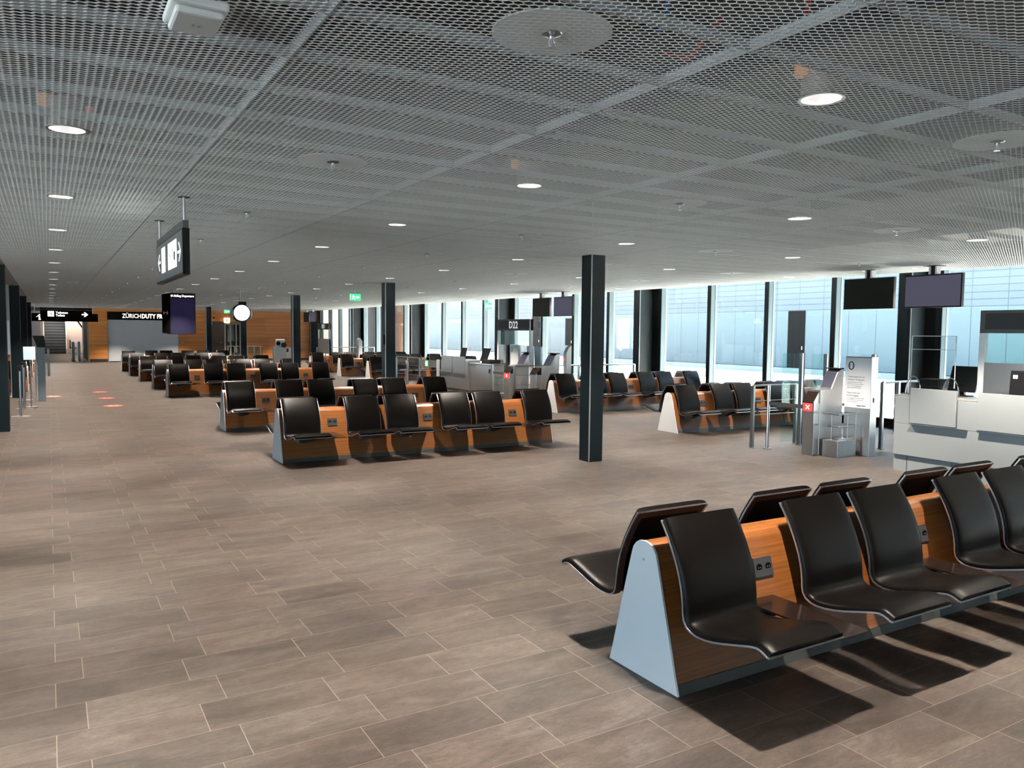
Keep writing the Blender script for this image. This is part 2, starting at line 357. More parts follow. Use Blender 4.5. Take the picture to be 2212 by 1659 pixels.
# cables and ducts above the mesh
db = MB().box(3.0, 3.35, .6, 40, 2.98, 3.2).box(6.9, 7.5, .6, 40, 3.0, 3.25).box(-.4, -.1, 1, 40, 3.05, 3.2)
db.build('ventilation_duct', M['duct'], ceiling)
for nm, mt, pts in (('red_pipe', 'cablered', ((2.35, 1.9, 3.0, 2.5), (3.4, 1.2, 4.3, 1.9), (2.6, 2.6, 2.7, 3.1))), ('blue_pipe', 'cableblue', ((2.05, 2.3, 2.5, 2.9), (3.0, 1.3, 3.5, 2.2)))):
    for xa, ya, xb, yb_ in pts:
        MB().tube([(xa, ya, 3.1), ((xa+xb)/2, (ya+yb_)/2, 3.0), (xb, yb_, 3.12)], .011, 6).build(nm, M[mt], ceiling)
# walls
struct('wall_rear', MB().box(-7.6, 13.6, -8.4, -8.2, 0, 3.4), M['cream'])
w = struct('wall_end', MB().box(5.89, 7.40, YE, YE+.25, 0, 3.4).box(9.25, 13.5, YE, YE+.25, 0, 3.4).box(1.72, 2.56, YE, YE+.25, 0, 3.4).box(2.56, 5.89, YE, YE+.25, 2.56, 3.4).box(7.40, 9.25, YE, YE+.25, 2.14, 3.4), M['wallwood'])
struct('light_stop_behind_doors', MB().box(5.9, 13.5, YE+.5, YE+.6, 0, 3.4).box(2.2, 5.9, YE+.3, YE+.35, 0, 3.4), M['dgrey'])  # unseen boards added to stop light leaking round the doors
struct('baseboard_end', MB().box(1.74, 2.55, YE-.02, YE, 0, .16).box(9.3, 13.4, YE-.02, YE, 0, .12).box(5.95, 7.38, YE-.02, YE, 0, .12), M['kick'])
struct('wall_corridor', MB().box(1.72, 1.9, YE+.25, 52, 0, 3.4).box(.98, 3, 61.5, 61.7, 0, 4.5).box(-2.2, 3, 65.5, 65.7, 0, 6), M['beige'])
struct('wall_corridor_left', MB().box(-2.4, -2.2, YE+.3, 66, 0, 6).box(2.6, 3.0, 52, 66, 0, 6).box(1.9, 2.2, YE+.3, 52, 0, 3.4).box(-2.4, 3.0, 58.5, 66, 6, 6.2).box(-1.15, -.45, 58, 58.2, 0, 4.5).box(-7.6, -.9, YE, YE+.2, 0, 3.4), M['cream'])
MB().box(-2.2, 3, YE+.25, 58.5, 2.72, 2.9).build('corridor_panel', M['soffit'], ceiling)
# --- right glazed wall
ybs = [7.97+7.25*k for k in range(-3, 6)]
n_w = 0
for b in ybs:
    ys = [b, b+2.14, b+3.82, b+5.53, b+7.25]
    for q in range(4):
        y0, y1 = ys[q], ys[q+1]
        if y0 > YE: continue
        n_w += 1
        wroot = MB().box(13.49, 13.51, y0+(.8 if q == 0 else .05), min(y1-.05, YE), .17, 3.2).build('window_%d' % n_w, M['glass']); wroot['kind'] = 'structure'; wroot['_o'] = [0, 0, 0]
        MB().box(13.37, 13.56, y0-.05, y0+.05, .17, 3.2).build('mullion', M['steelteal'], wroot)
        MB().box(13.355, 13.37, y0-.055, y0+.055, .17, 3.2).build('mullion_cap', M['steel'], wroot)
        if q == 0: MB().box(13.42, 13.60, y0+.05, y0+.8, .17, 3.2).build('pier_panel', M['blackm'], wroot)
struct('trim_1', MB().box(13.3, 13.6, -8.2, YE, 0, .17), M['blackm'])
# --- left glazed wall
n_l = n_w
for k in range(22):
    y0 = -8.2+2.4*k
    if 7 <= k <= 18: continue
    n_l += 1
    wr = MB().box(-7.52, -7.50, y0+.05, y0+2.35, .17, 3.2).build('window_%d' % n_l, M['glass']); wr['kind'] = 'structure'; wr['_o'] = [0, 0, 0]
    MB().box(-7.56, -7.40, y0-.05, y0+.05, .17, 3.2).build('mullion', M['steelteal'], wr)
struct('wall_left', MB().box(-7.6, -7.4, 8.65, 37.4, 0, 3.4), M['grey'])
struct('trim_2', MB().box(-7.6, -7.4, -8.2, 8.65, 0, .17).box(-7.6, -7.4, 37.4, YE, 0, .17), M['blackm'])
# --- outside
XF = 28.35
struct('apron', MB().box(13.6, 90, -60, 120, -.25, -.02), M['ground'])
struct('apron_left', MB().box(-90, -7.6, -60, 120, -.25, -.02), M['asphalt'])
fb = thing('terminal_building', 'long pale metal-panelled building across the yard, seen through the windows', 'building', (XF, 20, 0))
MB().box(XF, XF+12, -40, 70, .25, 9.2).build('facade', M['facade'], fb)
MB().box(XF-.08, XF+12, -40, 70, -.02, .23).build('plinth', M['plinth'], fb)
for (ya, yb2, za, zb) in ((22.85, 23.75, .25, 2.75), (44.2, 45.2, .25, 2.75), (40.4, 41.2, .9, 2.6)):
    d = MB().box(XF-.03, XF, ya, yb2, za, zb).build('door', M['blackm'], fb)
    MB().box(XF-.045, XF-.03, ya+.09, ya+.13, 1.05, 1.2).build('handle', M['edge'], d)
MB().box(XF-.04, XF, 28.3, 28.6, .75, 1.0).build('wall_box', M['softink'], fb); MB().box(XF-.04, XF, 21.0, 21.35, .55, .85).build('wall_box', M['softink'], fb)
MB().box(15.5, 16.4, 37, 64, -.02, 6).solo('reflection_block', M['brown'], 'brown block outside the farthest windows, standing in for the mirrored timber wall', 'building')  # block put in for the timber wall reflected in the glass

# ================================================================== LIGHT FITTINGS
lamp_data = bpy.data.lights.new('downlight_beam', 'SPOT'); lamp_data.energy = 560; lamp_data.color = (1, .87, .74)
lamp_data.spot_size = math.radians(92); lamp_data.spot_blend = .75; lamp_data.shadow_soft_size = .018
COLN = ['over the left aisle', 'over the seat row ends', 'over the central columns', 'beside the gate counters', 'along the window wall']
def make_downlight(loc):
    t = thing('ceiling_downlight', '', 'ceiling light', loc, 'downlights in the mesh ceiling')
    x, y, z = loc
    MB().lathe([(.083, -.001), (.092, -.002), (.098, -.0015), (.098, .003), (.083, .004)], loc, 28).build('ring', M['ring'], t, smooth=True)
    MB().lathe([(.083, -.001), (.078, .02), (.060, .052)], loc, 28).build('reflector', M['reflector'], t, smooth=True)  # bowl emits to stand for its lamp-lit inner wall
    MB().disc((x-.022, y, z+.045), .020, 16).disc((x+.024, y, z+.045), .024, 16).build('lamp', M['lamp'], t)
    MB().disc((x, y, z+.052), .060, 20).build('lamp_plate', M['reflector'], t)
    MB().lathe([(.086, .006), (.086, .10), (.080, .15), (.02, .155)], loc, 20).build('housing', M['housing'], t, smooth=True)
    MB().cyl((x-.095, y+.03, z+.09), (x-.095, y+.03, z+.17), .03, 10).build('bracket', M['orange_glow'], t); MB().cyl((x+.10, y+.05, z+.10), (x+.10, y+.05, z+.14), .022, 10).build('bracket', M['orange_glow'], t)  # orange light on the housing, put in as glowing pieces
    l = bpy.data.objects.new('beam', lamp_data); COL.objects.link(l); l.parent = t; l.location = (0, 0, -.012)
    return t
dl0 = None
for i in range(5):
    for j in range(-1, NJ):
        loc = (X0B+PXc/2+2.782*i, Y0B+PYc/2+2.383*j, CZ)
        lab = 'round recessed downlight %s, %s fitting counted from the camera' % (COLN[i], ORD[j+1])
        if dl0 is None: dl0 = make_downlight(loc); dl0['label'] = lab
        else: copy_tree(dl0, loc, lab)
for i in (-2, -1):
    for j in range(-1, NJ):
        copy_tree(dl0, (X0B+PXc/2+2.782*i, Y0B+PYc/2+2.383*j, CZ), 'round recessed downlight over the seats left of the left column row')
for i in range(-1, 5):
    for j in (-3, -2):
        copy_tree(dl0, (X0B+PXc/2+2.782*i, Y0B+PYc/2+2.383*j, CZ), 'round recessed downlight in the ceiling behind the camera')
sp0 = None
for i in range(4):
    for j in range(0, NJ):
        loc = (X0B+PXc*1.5+2.782*i, Y0B+PYc/2+2.383*j, CZ)
        lab = 'ceiling sprinkler in a pale disc %s, %s counted from the camera' % (['right of the left aisle', 'between seat ends and columns', 'right of the central columns', 'above the gate counters'][i], ORD[j])
        if sp0 is None:
            sp0 = thing('sprinkler', lab, 'sprinkler', loc, 'sprinklers in the mesh ceiling'); x, y, z = loc
            MB().lathe([(.0, .0008), (.205, .0008), (.205, .0065), (.0, .0065)], loc, 40).build('backing_disc', M['disc'], sp0)
            MB().lathe([(.014, -.008), (.034, -.003), (.036, .0), (.0, .0)], loc, 20).build('rosette', M['rail'], sp0, smooth=True)
            MB().cyl((x, y, z), (x, y, z-.018), .009, 10).tube([(x-.008, y, z-.018), (x-.013, y, z-.03), (x-.004, y, z-.045)], .0022, 6).tube([(x+.008, y, z-.018), (x+.013, y, z-.03), (x+.004, y, z-.045)], .0022, 6).cyl((x, y, z-.018), (x, y, z-.043), .0028, 6).cyl((x, y, z-.045), (x, y, z-.047), .015, 14).build('head', M['chrome'], sp0)
        else: copy_tree(sp0, loc, lab)
# ceiling sensors
def sensor(loc, s, lab):
    t = thing('ceiling_sensor', lab, 'sensor box', loc, 'white boxes on the ceiling'); x, y, z = loc
    MB().box(x-s*.5, x+s*.5, y-s*.62, y+s*.62, z-.03, z-.002).build('base', M['white'], t, bevel=.008)
    MB().box(x-s*.42, x+s*.42, y-s*.54, y+s*.54, z-.055, z-.03).build('cover', M['white'], t, bevel=.01)
    MB().box(x-.012, x-.004, y-.008, y+.008, z-.0565, z-.055).box(x+.004, x+.012, y-.008, y+.008, z-.0565, z-.055).build('indicator', M['softink'], t)
sensor((.425, 2.70, CZ), .17, 'white square wireless box under the mesh ceiling at top left')
sensor((.45, 19.5, CZ), .26, 'nearer of two small white boxes on the far ceiling')
sensor((.36, 30.2, CZ), .26, 'farther of two small white boxes on the far ceiling')
tg = MB(); tg.prism([(2.985, CZ+.02), (3.01, CZ+.16), (3.035, CZ+.02)], 'y', 2.28, 2.284)
tg.solo('yellow_tag', M['yellowtag'], 'yellow pennant-shaped tag above the mesh beside the nearest right downlight', 'tag')

# ================================================================== COLUMNS
def column(x, y, lab, wx=.22, wy=.22):
    t = thing('steel_column', lab, 'column', (x, y, 0), 'blue-black steel columns')
    MB().box(x-wx/2, x+wx/2, y-wy/2, y+wy/2, 0, 3.45).build('shaft', M['steel'], t, bevel=.004)
    MB().box(x-wx/2-.003, x-wx/2+.010, y-wy/2-.003, y-wy/2+.010, .01, 3.4).build('edge_strip', M['edge'], t)
    return t
cl = ['in the middle of the hall, nearest of its row', 'second of the central row, with a wall phone', 'third of the central row', 'fourth of the central row, behind the clock', 'farthest of the central row, by the timber wall']
for k in range(5):
    t = column(6.19, 8.37+7.23*k, 'blue-black square steel column '+cl[k])
    if k == 1:
        y = 8.37+7.23
        MB().box(6.05, 6.08, y-.07, y+.0, 1.42, 1.62).build('intercom', M['black'], t)
for k in range(4):
    column(-.70, 15.25+7.2*k, 'dark square column on the left edge of the aisle, %s from the camera' % ORD[k])
for k in range(-2, 6):
    b = 7.97+7.25*k
    column(13.11, b+.35, 'dark steel column standing at the window wall, %s seen from the right' % ORD[max(0, k)] if k >= 0 else 'dark steel column at the window wall behind the view', .42, .25)
    bpy.data.objects[-1] if False else None

# ================================================================== BENCHES
PROF = [(.093, .805), (.118, .770), (.145, .728), (.168, .690), (.190, .648), (.210, .604), (.227, .560), (.240, .515), (.250, .470), (.256, .425), (.258, .390), (.264, .362), (.280, .340), (.305, .328), (.340, .322), (.39, .323), (.44, .330), (.50, .344), (.56, .361), (.62, .378), (.66, .389), (.69, .394), (.715, .391), (.738, .382), (.757, .372)]
def normals(P):
    N = []
    for i, p in enumerate(P):
        a = P[max(0, i-1)]; b = P[min(len(P)-1, i+1)]; d = Vector((b[0]-a[0], b[1]-a[1])).normalized()
        n = Vector((-d.y, d.x))
        N.append(n if True else -n)
    return N
PN = normals(PROF)
SW = .475
def pad_mesh(detail=True):
    mb = MB(); xs = [-.5, -.488, -.46, -.40, -.25, 0, .25, .40, .46, .488, .5] if detail else [-.5, -.47, 0, .47, .5]
    n = len(xs); P = PROF if detail else PROF[::2]; N = PN if detail else PN[::2]
    rows = []
    for (u, z), nn in zip(P, N):
        for x in xs:
            h = .003+.022*max(0, 1-abs(2*x)**12)**.5
            rows.append((x*(SW-.004), u+nn.x*h, z+nn.y*h))
    V = rows+[(x*(SW-.004), u-nn.x*.003, z-nn.y*.003) for (u, z), nn in zip(P, N) for x in xs]
    k = len(P); F = []
    for i in range(k-1):
        for j in range(n-1):
            a = i*n+j; F.append((a, a+1, a+n+1, a+n)); b = k*n+a; F.append((b, b+n, b+n+1, b+1))
        for j in (0, n-1):
            a = i*n+j; b = k*n+a; F.append((a, a+n, b+n, b) if j == 0 else (a, b, b+n, a+n))
    for i in (0, k-1):
        for j in range(n-1):
            a = i*n+j; b = k*n+a; F.append((a, b, b+1, a+1) if i == 0 else (a, a+1, b+1, b))
    return mb.add(V, F)
def trim_mesh(detail=True):
    mb = MB(); w = SW/2; step = 1 if detail else 2; idx = list(range(0, len(PROF), step))
    lines = []
    for s in (-1, 1):
        V = []
        for i in idx:
            (u, z), nn = PROF[i], PN[i]
            for dx, dn in ((-.008, -.011), (.004, -.011), (.004, -.003), (-.008, -.003)):
                V.append((s*(w-.0)+s*dx, u+nn.x*dn, z+nn.y*dn))
        k = len(idx); F = [(i*4+j, i*4+(j+1) % 4, (i+1)*4+(j+1) % 4, (i+1)*4+j) for i in range(k-1) for j in range(4)]+[(0, 3, 2, 1), ((k-1)*4, (k-1)*4+1, (k-1)*4+2, (k-1)*4+3)]
        mb.add(V, F)
    for i in (0, len(PROF)-1):
        (u, z), nn = PROF[i], PN[i]
        mb.box(-w, w, u-.005, u+.005, z-.010, z-.001)
    return mb
def shell_mesh():
    mb = MB(); P = [(u-n.x*.012, z-n.y*.012) for (u, z), n in zip(PROF, PN)]
    for (xa, xb) in ((-SW/2+.012, -SW/2+.04), (SW/2-.04, SW/2-.012)):
        V = []; k = len(P)
        for i in range(k):
            n = PN[i]; V += [(xa, P[i][0], P[i][1]), (xb, P[i][0], P[i][1]), (xb, P[i][0]+n.x*.01, P[i][1]+n.y*.01), (xa, P[i][0]+n.x*.01, P[i][1]+n.y*.01)]
        mb.add(V, [(i*4+j, i*4+(j+1) % 4, (i+1)*4+(j+1) % 4, (i+1)*4+j) for i in range(k-1) for j in range(4)])
    n = PN[1]; a = P[0]; b = P[1]
    mb.add([(-SW/2+.012, a[0], a[1]), (SW/2-.012, a[0], a[1]), (SW/2-.012, b[0], b[1]), (-SW/2+.012, b[0], b[1])], [(0, 1, 2, 3)])
    return mb
def bracket_mesh():
    mb = MB()
    mb.prism([(.20, .27), (.20, .318), (.40, .318), (.44, .305), (.36, .272)], 'x', -.085, .085)
    mb.prism([(.18, .235), (.18, .27), (.36, .272), (.30, .25)], 'x', -.05, .05)
    return mb
def seat_obj(parent, detail=True):
    s = pad_mesh(detail).build('seat', M['leather'], parent, smooth=True)
    tr = trim_mesh(detail).build('chrome_frame', M['chrome'], s)
    tr['label'] = 'polished chrome edge frame'
    if detail:
        shell_mesh().build('back_border', M['shell'], s)
    bracket_mesh().build('bracket', M['bracket'], s)
    return s
SX = [.03+.2375, .86+.2375, 1.42+.2375, 2.25+.2375, 2.81+.2375, 3.65+.2375]
BL = 4.155
def body_poly(g=0.):
    P = [(.258-g, 0), (.229-g, .1), (.172-g, .319), (.118-g, .519), (.092-g, .612-g), (.082-g, .640-g), (.062-g, .664-g), (.036, .680-g), (0, .685-g)]
    return P+[(-a, b) for a, b in P[::-1][1:]]
def make_bench(detail=True):
    t = bpy.data.objects.new('double_bench', None); COL.objects.link(t); t['_o'] = [0, 0, 0]; t['category'] = 'bench'; t['group'] = 'double-sided airport benches'
    for a, b in ((.012, 2.688), (2.692, BL-.012)):
        MB().prism(body_poly(.004), 'x', a, b).build('wood_body', M['wood'], t)
    for a, b in ((0, .012), (BL-.012, BL)):
        e = MB().prism(body_poly(), 'x', a, b).build('end_panel', M['endp'], t)
        e['label'] = 'pale painted metal end panel'
        if detail:
            xo = a-.001 if a == 0 else b+.001
            MB().cyl((xo-.002 if a == 0 else xo, 0, .591), (xo if a == 0 else xo+.002, 0, .591), .006, 10).build('screw', M['edge'], e)
    k = MB()
    for s in (-1, 1): k.prism([(s*.2575, 0), (s*.2445, .05), (s*.235, .05), (s*.24, 0)], 'x', .012, BL-.012)
    k.build('kick_strip', M['kick'], t)
    if detail:
        ts = MB()
        pts = [(-.10, .20), (.10, .20), (.10, .76), (-.085, .76), (-.10, .745)]
        ts.prism(pts, 'z', .360, .366)
        so = MB().prism([(-.066, .110), (-.066, .097), (.066, .097), (.066, .110)], 'z', -.048, .048)
    proto = None
    for side in (0, 1):
        for x in SX:
            if proto is None: o = seat_obj(t, detail); proto = o; subs = [c for c in bpy.data.objects if c.parent == o]
            else:
                o = proto.copy(); COL.objects.link(o); o.parent = t
                for c_ in subs:
                    q = c_.copy(); COL.objects.link(q); q.parent = o
            o.location = (x, 0, 0) if side else (x, 0, 0); o.rotation_euler = (0, 0, PI if side == 0 else 0)
        for q, gx in enumerate((.51, 1.90, 3.30)):
            gx2 = gx+.085 if side == 0 else gx+.085
            if True:
                # slab table beside the seat and a socket plate above it
                sgn = -1 if side == 0 else 1
                tb = MB(); xs = (gx-.02, gx+.185)
                tb.prism([(xs[0], sgn*.20), (xs[1], sgn*.20), (xs[1], sgn*.745), (xs[1]-.015, sgn*.76), (xs[0], sgn*.76)][::sgn], 'z', .352, .360)
                tb.build('side_table', M['table'], t)
                MB().prism([(sgn*.20, .30), (sgn*.20, .352), (sgn*.34, .352), (sgn*.31, .30)], 'x', gx+.03, gx+.13).build('table_bracket', M['bracket'], t)
                z0, z1 = .44, .533
                def fo(z): return .118+(.519-z)*(.054/.2)
                cx = gx+.19
                so = MB(); A = [(sgn*(fo(z0)-.003), z0), (sgn*(fo(z0)+.005), z0), (sgn*(fo(z1)+.005), z1), (sgn*(fo(z1)-.003), z1)]
                so.prism(A, 'x', cx-.066, cx+.066)
                sk = so.build('power_socket', M['dgrey'], t)
                if detail:
                    zc = (z0+z1)/2; ho = MB()
                    for dx in (-.033, .033):
                        ho.cyl((cx+dx, sgn*(fo(zc)+.003), zc), (cx+dx, sgn*(fo(zc)+.008), zc), .020, 16)
                    ho.build('socket_hole', M['blackm'], sk)
                    fr = MB()
                    for dx in (-.033, .033):
                        fr.cyl((cx+dx-.007, sgn*(fo(zc)+.006), zc), (cx+dx-.007, sgn*(fo(zc)+.0095), zc), .003, 8).cyl((cx+dx+.007, sgn*(fo(zc)+.006), zc), (cx+dx+.007, sgn*(fo(zc)+.0095), zc), .003, 8)
                    fr.build('socket_pin', M['edge'], sk)
    return t
benches = [
 (2.49, 2.914, 'nearest double bench at lower right with pale end panel, cut by the frame'),
 (2.52, 10.25, 'double bench left of the nearest column, front row of the left block'),
 (2.50, 13.87, 'double bench directly behind the front row of the left block'),
 (2.53, 21.37, 'third double bench of the left block, beyond the cross aisle'),
 (2.53, 24.5, 'fourth double bench of the left block'),
 (2.50, 28.1, 'fifth double bench of the left block'),
 (2.48, 31.5, 'sixth double bench of the left block'),
 (2.48, 35.0, 'farthest double bench of the left block, before the shutter'),
 (9.20, 10.22, 'double bench right of the nearest column, behind the e-gate rail'),
 (9.22, 13.93, 'double bench near the windows, partly hidden by the nearest column'),
 (9.32, 25.4, 'double bench behind the second column, beyond gate D22'),
 (9.30, 28.4, 'double bench with end panel visible left of the second column'),
 (9.05, 31.3, 'farthest double bench of the window block')]
bd = make_bench(True); bl = make_bench(False)
for n, (x, y, lab) in enumerate(benches):
    src = bd if n in (0, 1, 2, 3, 8, 9) else bl
    if n == 0: bd.location = (x, y, 0); bd['label'] = lab
    elif n == 4: bl.location = (x, y, 0); bl['label'] = lab
    else: copy_tree(src, (x, y, 0), lab)
for n, y in enumerate((24.6, 28.2, 31.8, 35.4)):
    copy_tree(bl, (-.50-BL, y, 0), 'double bench left of the aisle behind the dark columns, %s from the camera' % ORD[n])

# ================================================================== SIGNS AND SCREENS
Xn = (0, -1, 0); UP = (0, 0, 1)   # for faces that look towards -x the reading direction is -y
def arrow(mb, x, yc, zc, L, d, thick=.014, h=.075, t=.002):
    # arrow on a plane facing -x; d=+1 points to -y (right in the picture)
    def P(y, z): return (x, y, z)
    s = -d
    mb.add([P(yc-s*L/2, zc-thick/2), P(yc+s*L*.4, zc-thick/2), P(yc+s*L*.4, zc+thick/2), P(yc-s*L/2, zc+thick/2)], [(0, 1, 2, 3)])
    for q in (-1, 1):
        mb.add([P(yc+s*L/2, zc), P(yc+s*L/2-s*thick*1.4, zc), P(yc+s*L/2-s*L*.52-s*thick*1.2, zc+q*h), P(yc+s*L/2-s*L*.52, zc+q*h)], [(0, 1, 2, 3)])
def picto(mb, x, y, z, s, kind):
    # small figure on a plane facing -x
    def q(pts): mb.add([(x, y-a*s, z+b*s) for a, b in pts], [tuple(range(len(pts)))])
    if kind == 'lift':
        for dx in (-.13, .13): q([(dx-.07, -.25), (dx+.07, -.25), (dx+.07, .12), (dx-.07, .12)]); q([(dx-.045, .16), (dx+.045, .16), (dx+.045, .26), (dx-.045, .26)])
    elif kind == 'case':
        q([(-.22, -.25), (.22, -.25), (.22, .1), (-.22, .1)]); q([(-.09, .1), (-.05, .1), (-.05, .2), (-.09, .2)]); q([(.05, .1), (.09, .1), (.09, .2), (.05, .2)]); q([(-.09, .2), (.09, .2), (.09, .24), (-.09, .24)])
    else:
        q([(-.05, .2), (.05, .2), (.05, .3), (-.05, .3)]); q([(-.09, -.05), (.09, -.05), (.09, .17), (-.09, .17)]); q([(-.08, -.3), (-.015, -.3), (-.015, -.05), (-.08, -.05)]); q([(.015, -.3), (.08, -.3), (.08, -.05), (.015, -.05)])
t = thing('direction_sign', 'grey hanging sign with arrows and white pictogram boxes, seen edge-on at left', 'sign', (.92, 7.3, 2.1))
MB().box(.895, .945, 6.45, 8.13, 2.12, 2.47).build('sign_body', M['black'], t)
MB().box(.893, .896, 6.47, 8.11, 2.135, 2.46).build('sign_face', M['signface'], t)
MB().box(.90, .94, 6.45, 8.13, 2.475, 2.53).build('header_rail', M['grey'], t)
for y in (6.52, 8.06):
    MB().cyl((.92, y, 2.5), (.92, y, CZ), .011, 12).build('hanger_rod', M['edge'], t)
    MB().cyl((.92, y, CZ-.004), (.92, y, CZ-.001), .045, 16).build('hanger_plate', M['grey'], t)
mb = MB(); arrow(mb, .892, 7.89, 2.305, .17, -1, .02); arrow(mb, .892, 6.63, 2.305, .17, 1, .02); mb.build('arrow', M['lit'], t)
for y, kd in ((7.60, 'lift'), (7.17, 'person'), (6.89, 'case')):
    bx = MB().box(.8915, .893, y-.115, y+.115, 2.20, 2.42).build('pictogram_plate', M['lit'], t)
    mb = MB(); picto(mb, .8910, y, 2.31, .2, kd); mb.build('pictogram', M['grey'], bx)
MB().box(.8915, .893, 7.405, 7.418, 2.19, 2.43).build('divider', M['softink'], t)
# departures display
t = thing('departure_display', 'hanging double portrait departure screen with dark blue picture', 'display', (3.0, 22, 1.55))
MB().box(2.72, 3.34, 22.0, 22.07, 1.57, 2.64).build('screen_casing', M['black'], t, bevel=.006)
sc = MB().box(2.735, 3.325, 21.996, 22.0, 1.585, 2.50).build('screen', M['screen'], t)
text('heading', 'Abflug Departure', .075, M['lit'], t, (2.805, 21.993, 2.54), (1, 0, 0), UP, bold=.02, fitw=.50)
MB().disc((2.765, 21.992, 2.565), .026, 16, 'y').build('heading_icon', M['lit'], t)
MB().add([(2.55, 22.22, 1.60), (2.70, 22.02, 1.57), (2.70, 22.02, 2.63), (2.55, 22.22, 2.60), (2.60, 22.26, 1.60), (2.75, 22.06, 1.57), (2.75, 22.06, 2.63), (2.60, 22.26, 2.60)], [(0, 1, 2, 3), (5, 4, 7, 6), (3, 2, 6, 7), (0, 4, 5, 1), (0, 3, 7, 4), (1, 5, 6, 2)]).build('side_screen', M['blackm'], t)
MB().add([(2.575, 22.18, 2.12), (2.59, 22.16, 2.17), (2.605, 22.14, 2.12), (2.59, 22.16, 2.07)], [(0, 1, 2, 3)]).add([(2.645, 22.085, 2.12), (2.66, 22.065, 2.18), (2.675, 22.045, 2.12), (2.66, 22.065, 2.06)], [(0, 1, 2, 3)]).add([(2.60, 22.145, 2.115), (2.65, 22.08, 2.115), (2.65, 22.08, 2.13), (2.60, 22.145, 2.13)], [(0, 1, 2, 3)]).build('side_mark', M['signwhite'], t)
for x in (2.80, 2.90): MB().cyl((x, 22.05, 2.62), (x, 22.05, CZ), .018, 12).build('hanger_rod', M['edge'], t)
# clock
t = thing('hanging_clock', 'glowing round clock hanging from the ceiling on a rod', 'clock', (4.21, 20.6, 1.9))
MB().lathe([(.0, -.10), (.20, -.10), (.215, -.09), (.235, 0), (.215, .09), (.0, .10)], (4.21, 20.62, 2.125), 32, 'y').build('case', M['dgrey'], t, smooth=True)
f = MB().disc((4.21, 20.515, 2.125), .195, 40, 'y').build('dial', M['clock'], t)
MB().box(4.205, 4.214, 20.511, 20.513, 2.11, 2.20).add([(4.20, 20.511, 2.12), (4.215, 20.511, 2.115), (4.155, 20.511, 2.185), (4.150, 20.511, 2.18)], [(0, 1, 2, 3)]).build('hand', M['ink'], f)
for s in (-1, 1):
    MB().lathe([(.0, s*.05), (.07, s*.045), (.13, s*.02), (.15, 0)], (4.21+s*.215, 20.62, 2.10), 24, 'x').build('side_dial', M['signwhite'], t, smooth=True)
MB().box(4.15, 4.33, 20.56, 20.68, 2.33, 2.41).build('yoke', M['black'], t)
MB().cyl((4.19, 20.62, 2.38), (4.19, 20.62, CZ), .014, 12).build('hanger_rod', M['edge'], t)
# exit signs
def runner(mb, y, cx, cz, s):
    def q(p): mb.add([(cx+a*s, y, cz+b*s) for a, b in p], [tuple(range(len(p)))])
    q([(-.05, .30), (.05, .30), (.05, .42), (-.05, .42)]); q([(-.10, .02), (.06, .0), (.10, .26), (-.04, .28)])
    q([(-.08, .02), (.0, .02), (-.16, -.32), (-.25, -.30)]); q([(.0, .02), (.07, .02), (.16, -.15), (.30, -.36), (.20, -.38), (.06, -.17)])
    q([(.06, .24), (.28, .10), (.26, .05), (.05, .16)]); q([(-.04, .24), (-.26, .14), (-.25, .08), (-.04, .18)])
def exit_sign(x, y, z, w, h, lab):
    t = thing('exit_sign', lab, 'exit sign', (x, y, z), None)
    MB().box(x, x+w, y, y+.05, z, z+h).build('housing', M['green'], t)
    MB().box(x-.002, x, y+.001, y+.049, z, z+h).build('lit_edge', M['greenlight'], t)
    mb = MB(); runner(mb, y-.002, x+w*.28, z+h*.5, h*.9); mb.build('running_figure', M['lit'], t)
    mb = MB(); cx, cz, a = x+w*.70, z+h/2, h*.30
    mb.add([(cx-a, y-.002, cz-a*.25), (cx, y-.002, cz-a*.25), (cx, y-.002, cz+a*.25), (cx-a, y-.002, cz+a*.25)], [(0, 1, 2, 3)]).add([(cx-.1*a, y-.002, cz-a*.8), (cx+a, y-.002, cz), (cx-.1*a, y-.002, cz+a*.8)], [(0, 1, 2)]); mb.build('arrow', M['lit'], t)
    if z+h < CZ-.05: MB().cyl((x+w/2, y+.025, z+h), (x+w/2, y+.025, CZ), .008, 8).build('hanger_rod', M['edge'], t)
exit_sign(6.60, 19.2, 2.465, .27, .17, 'green lit exit sign hanging left of the second column')
exit_sign(7.38, 40, 2.50, .27, .16, 'small green lit exit sign above the dark door')
exit_sign(11.6, 21.2, 2.40, .2, .2, 'small pale green exit sign beside the D22 gate frame')
t = thing('toilet_plate', 'small yellow lit square sign above the dark door', 'sign', (8.2, YE-.03, 2.08))
MB().box(8.20, 8.50, YE-.06, YE-.01, 2.06, 2.34).build('plate', M['yellow'], t)
MB().box(8.33, 8.37, YE-.064, YE-.06, 2.13, 2.27).build('pictogram', M['ink'], t)
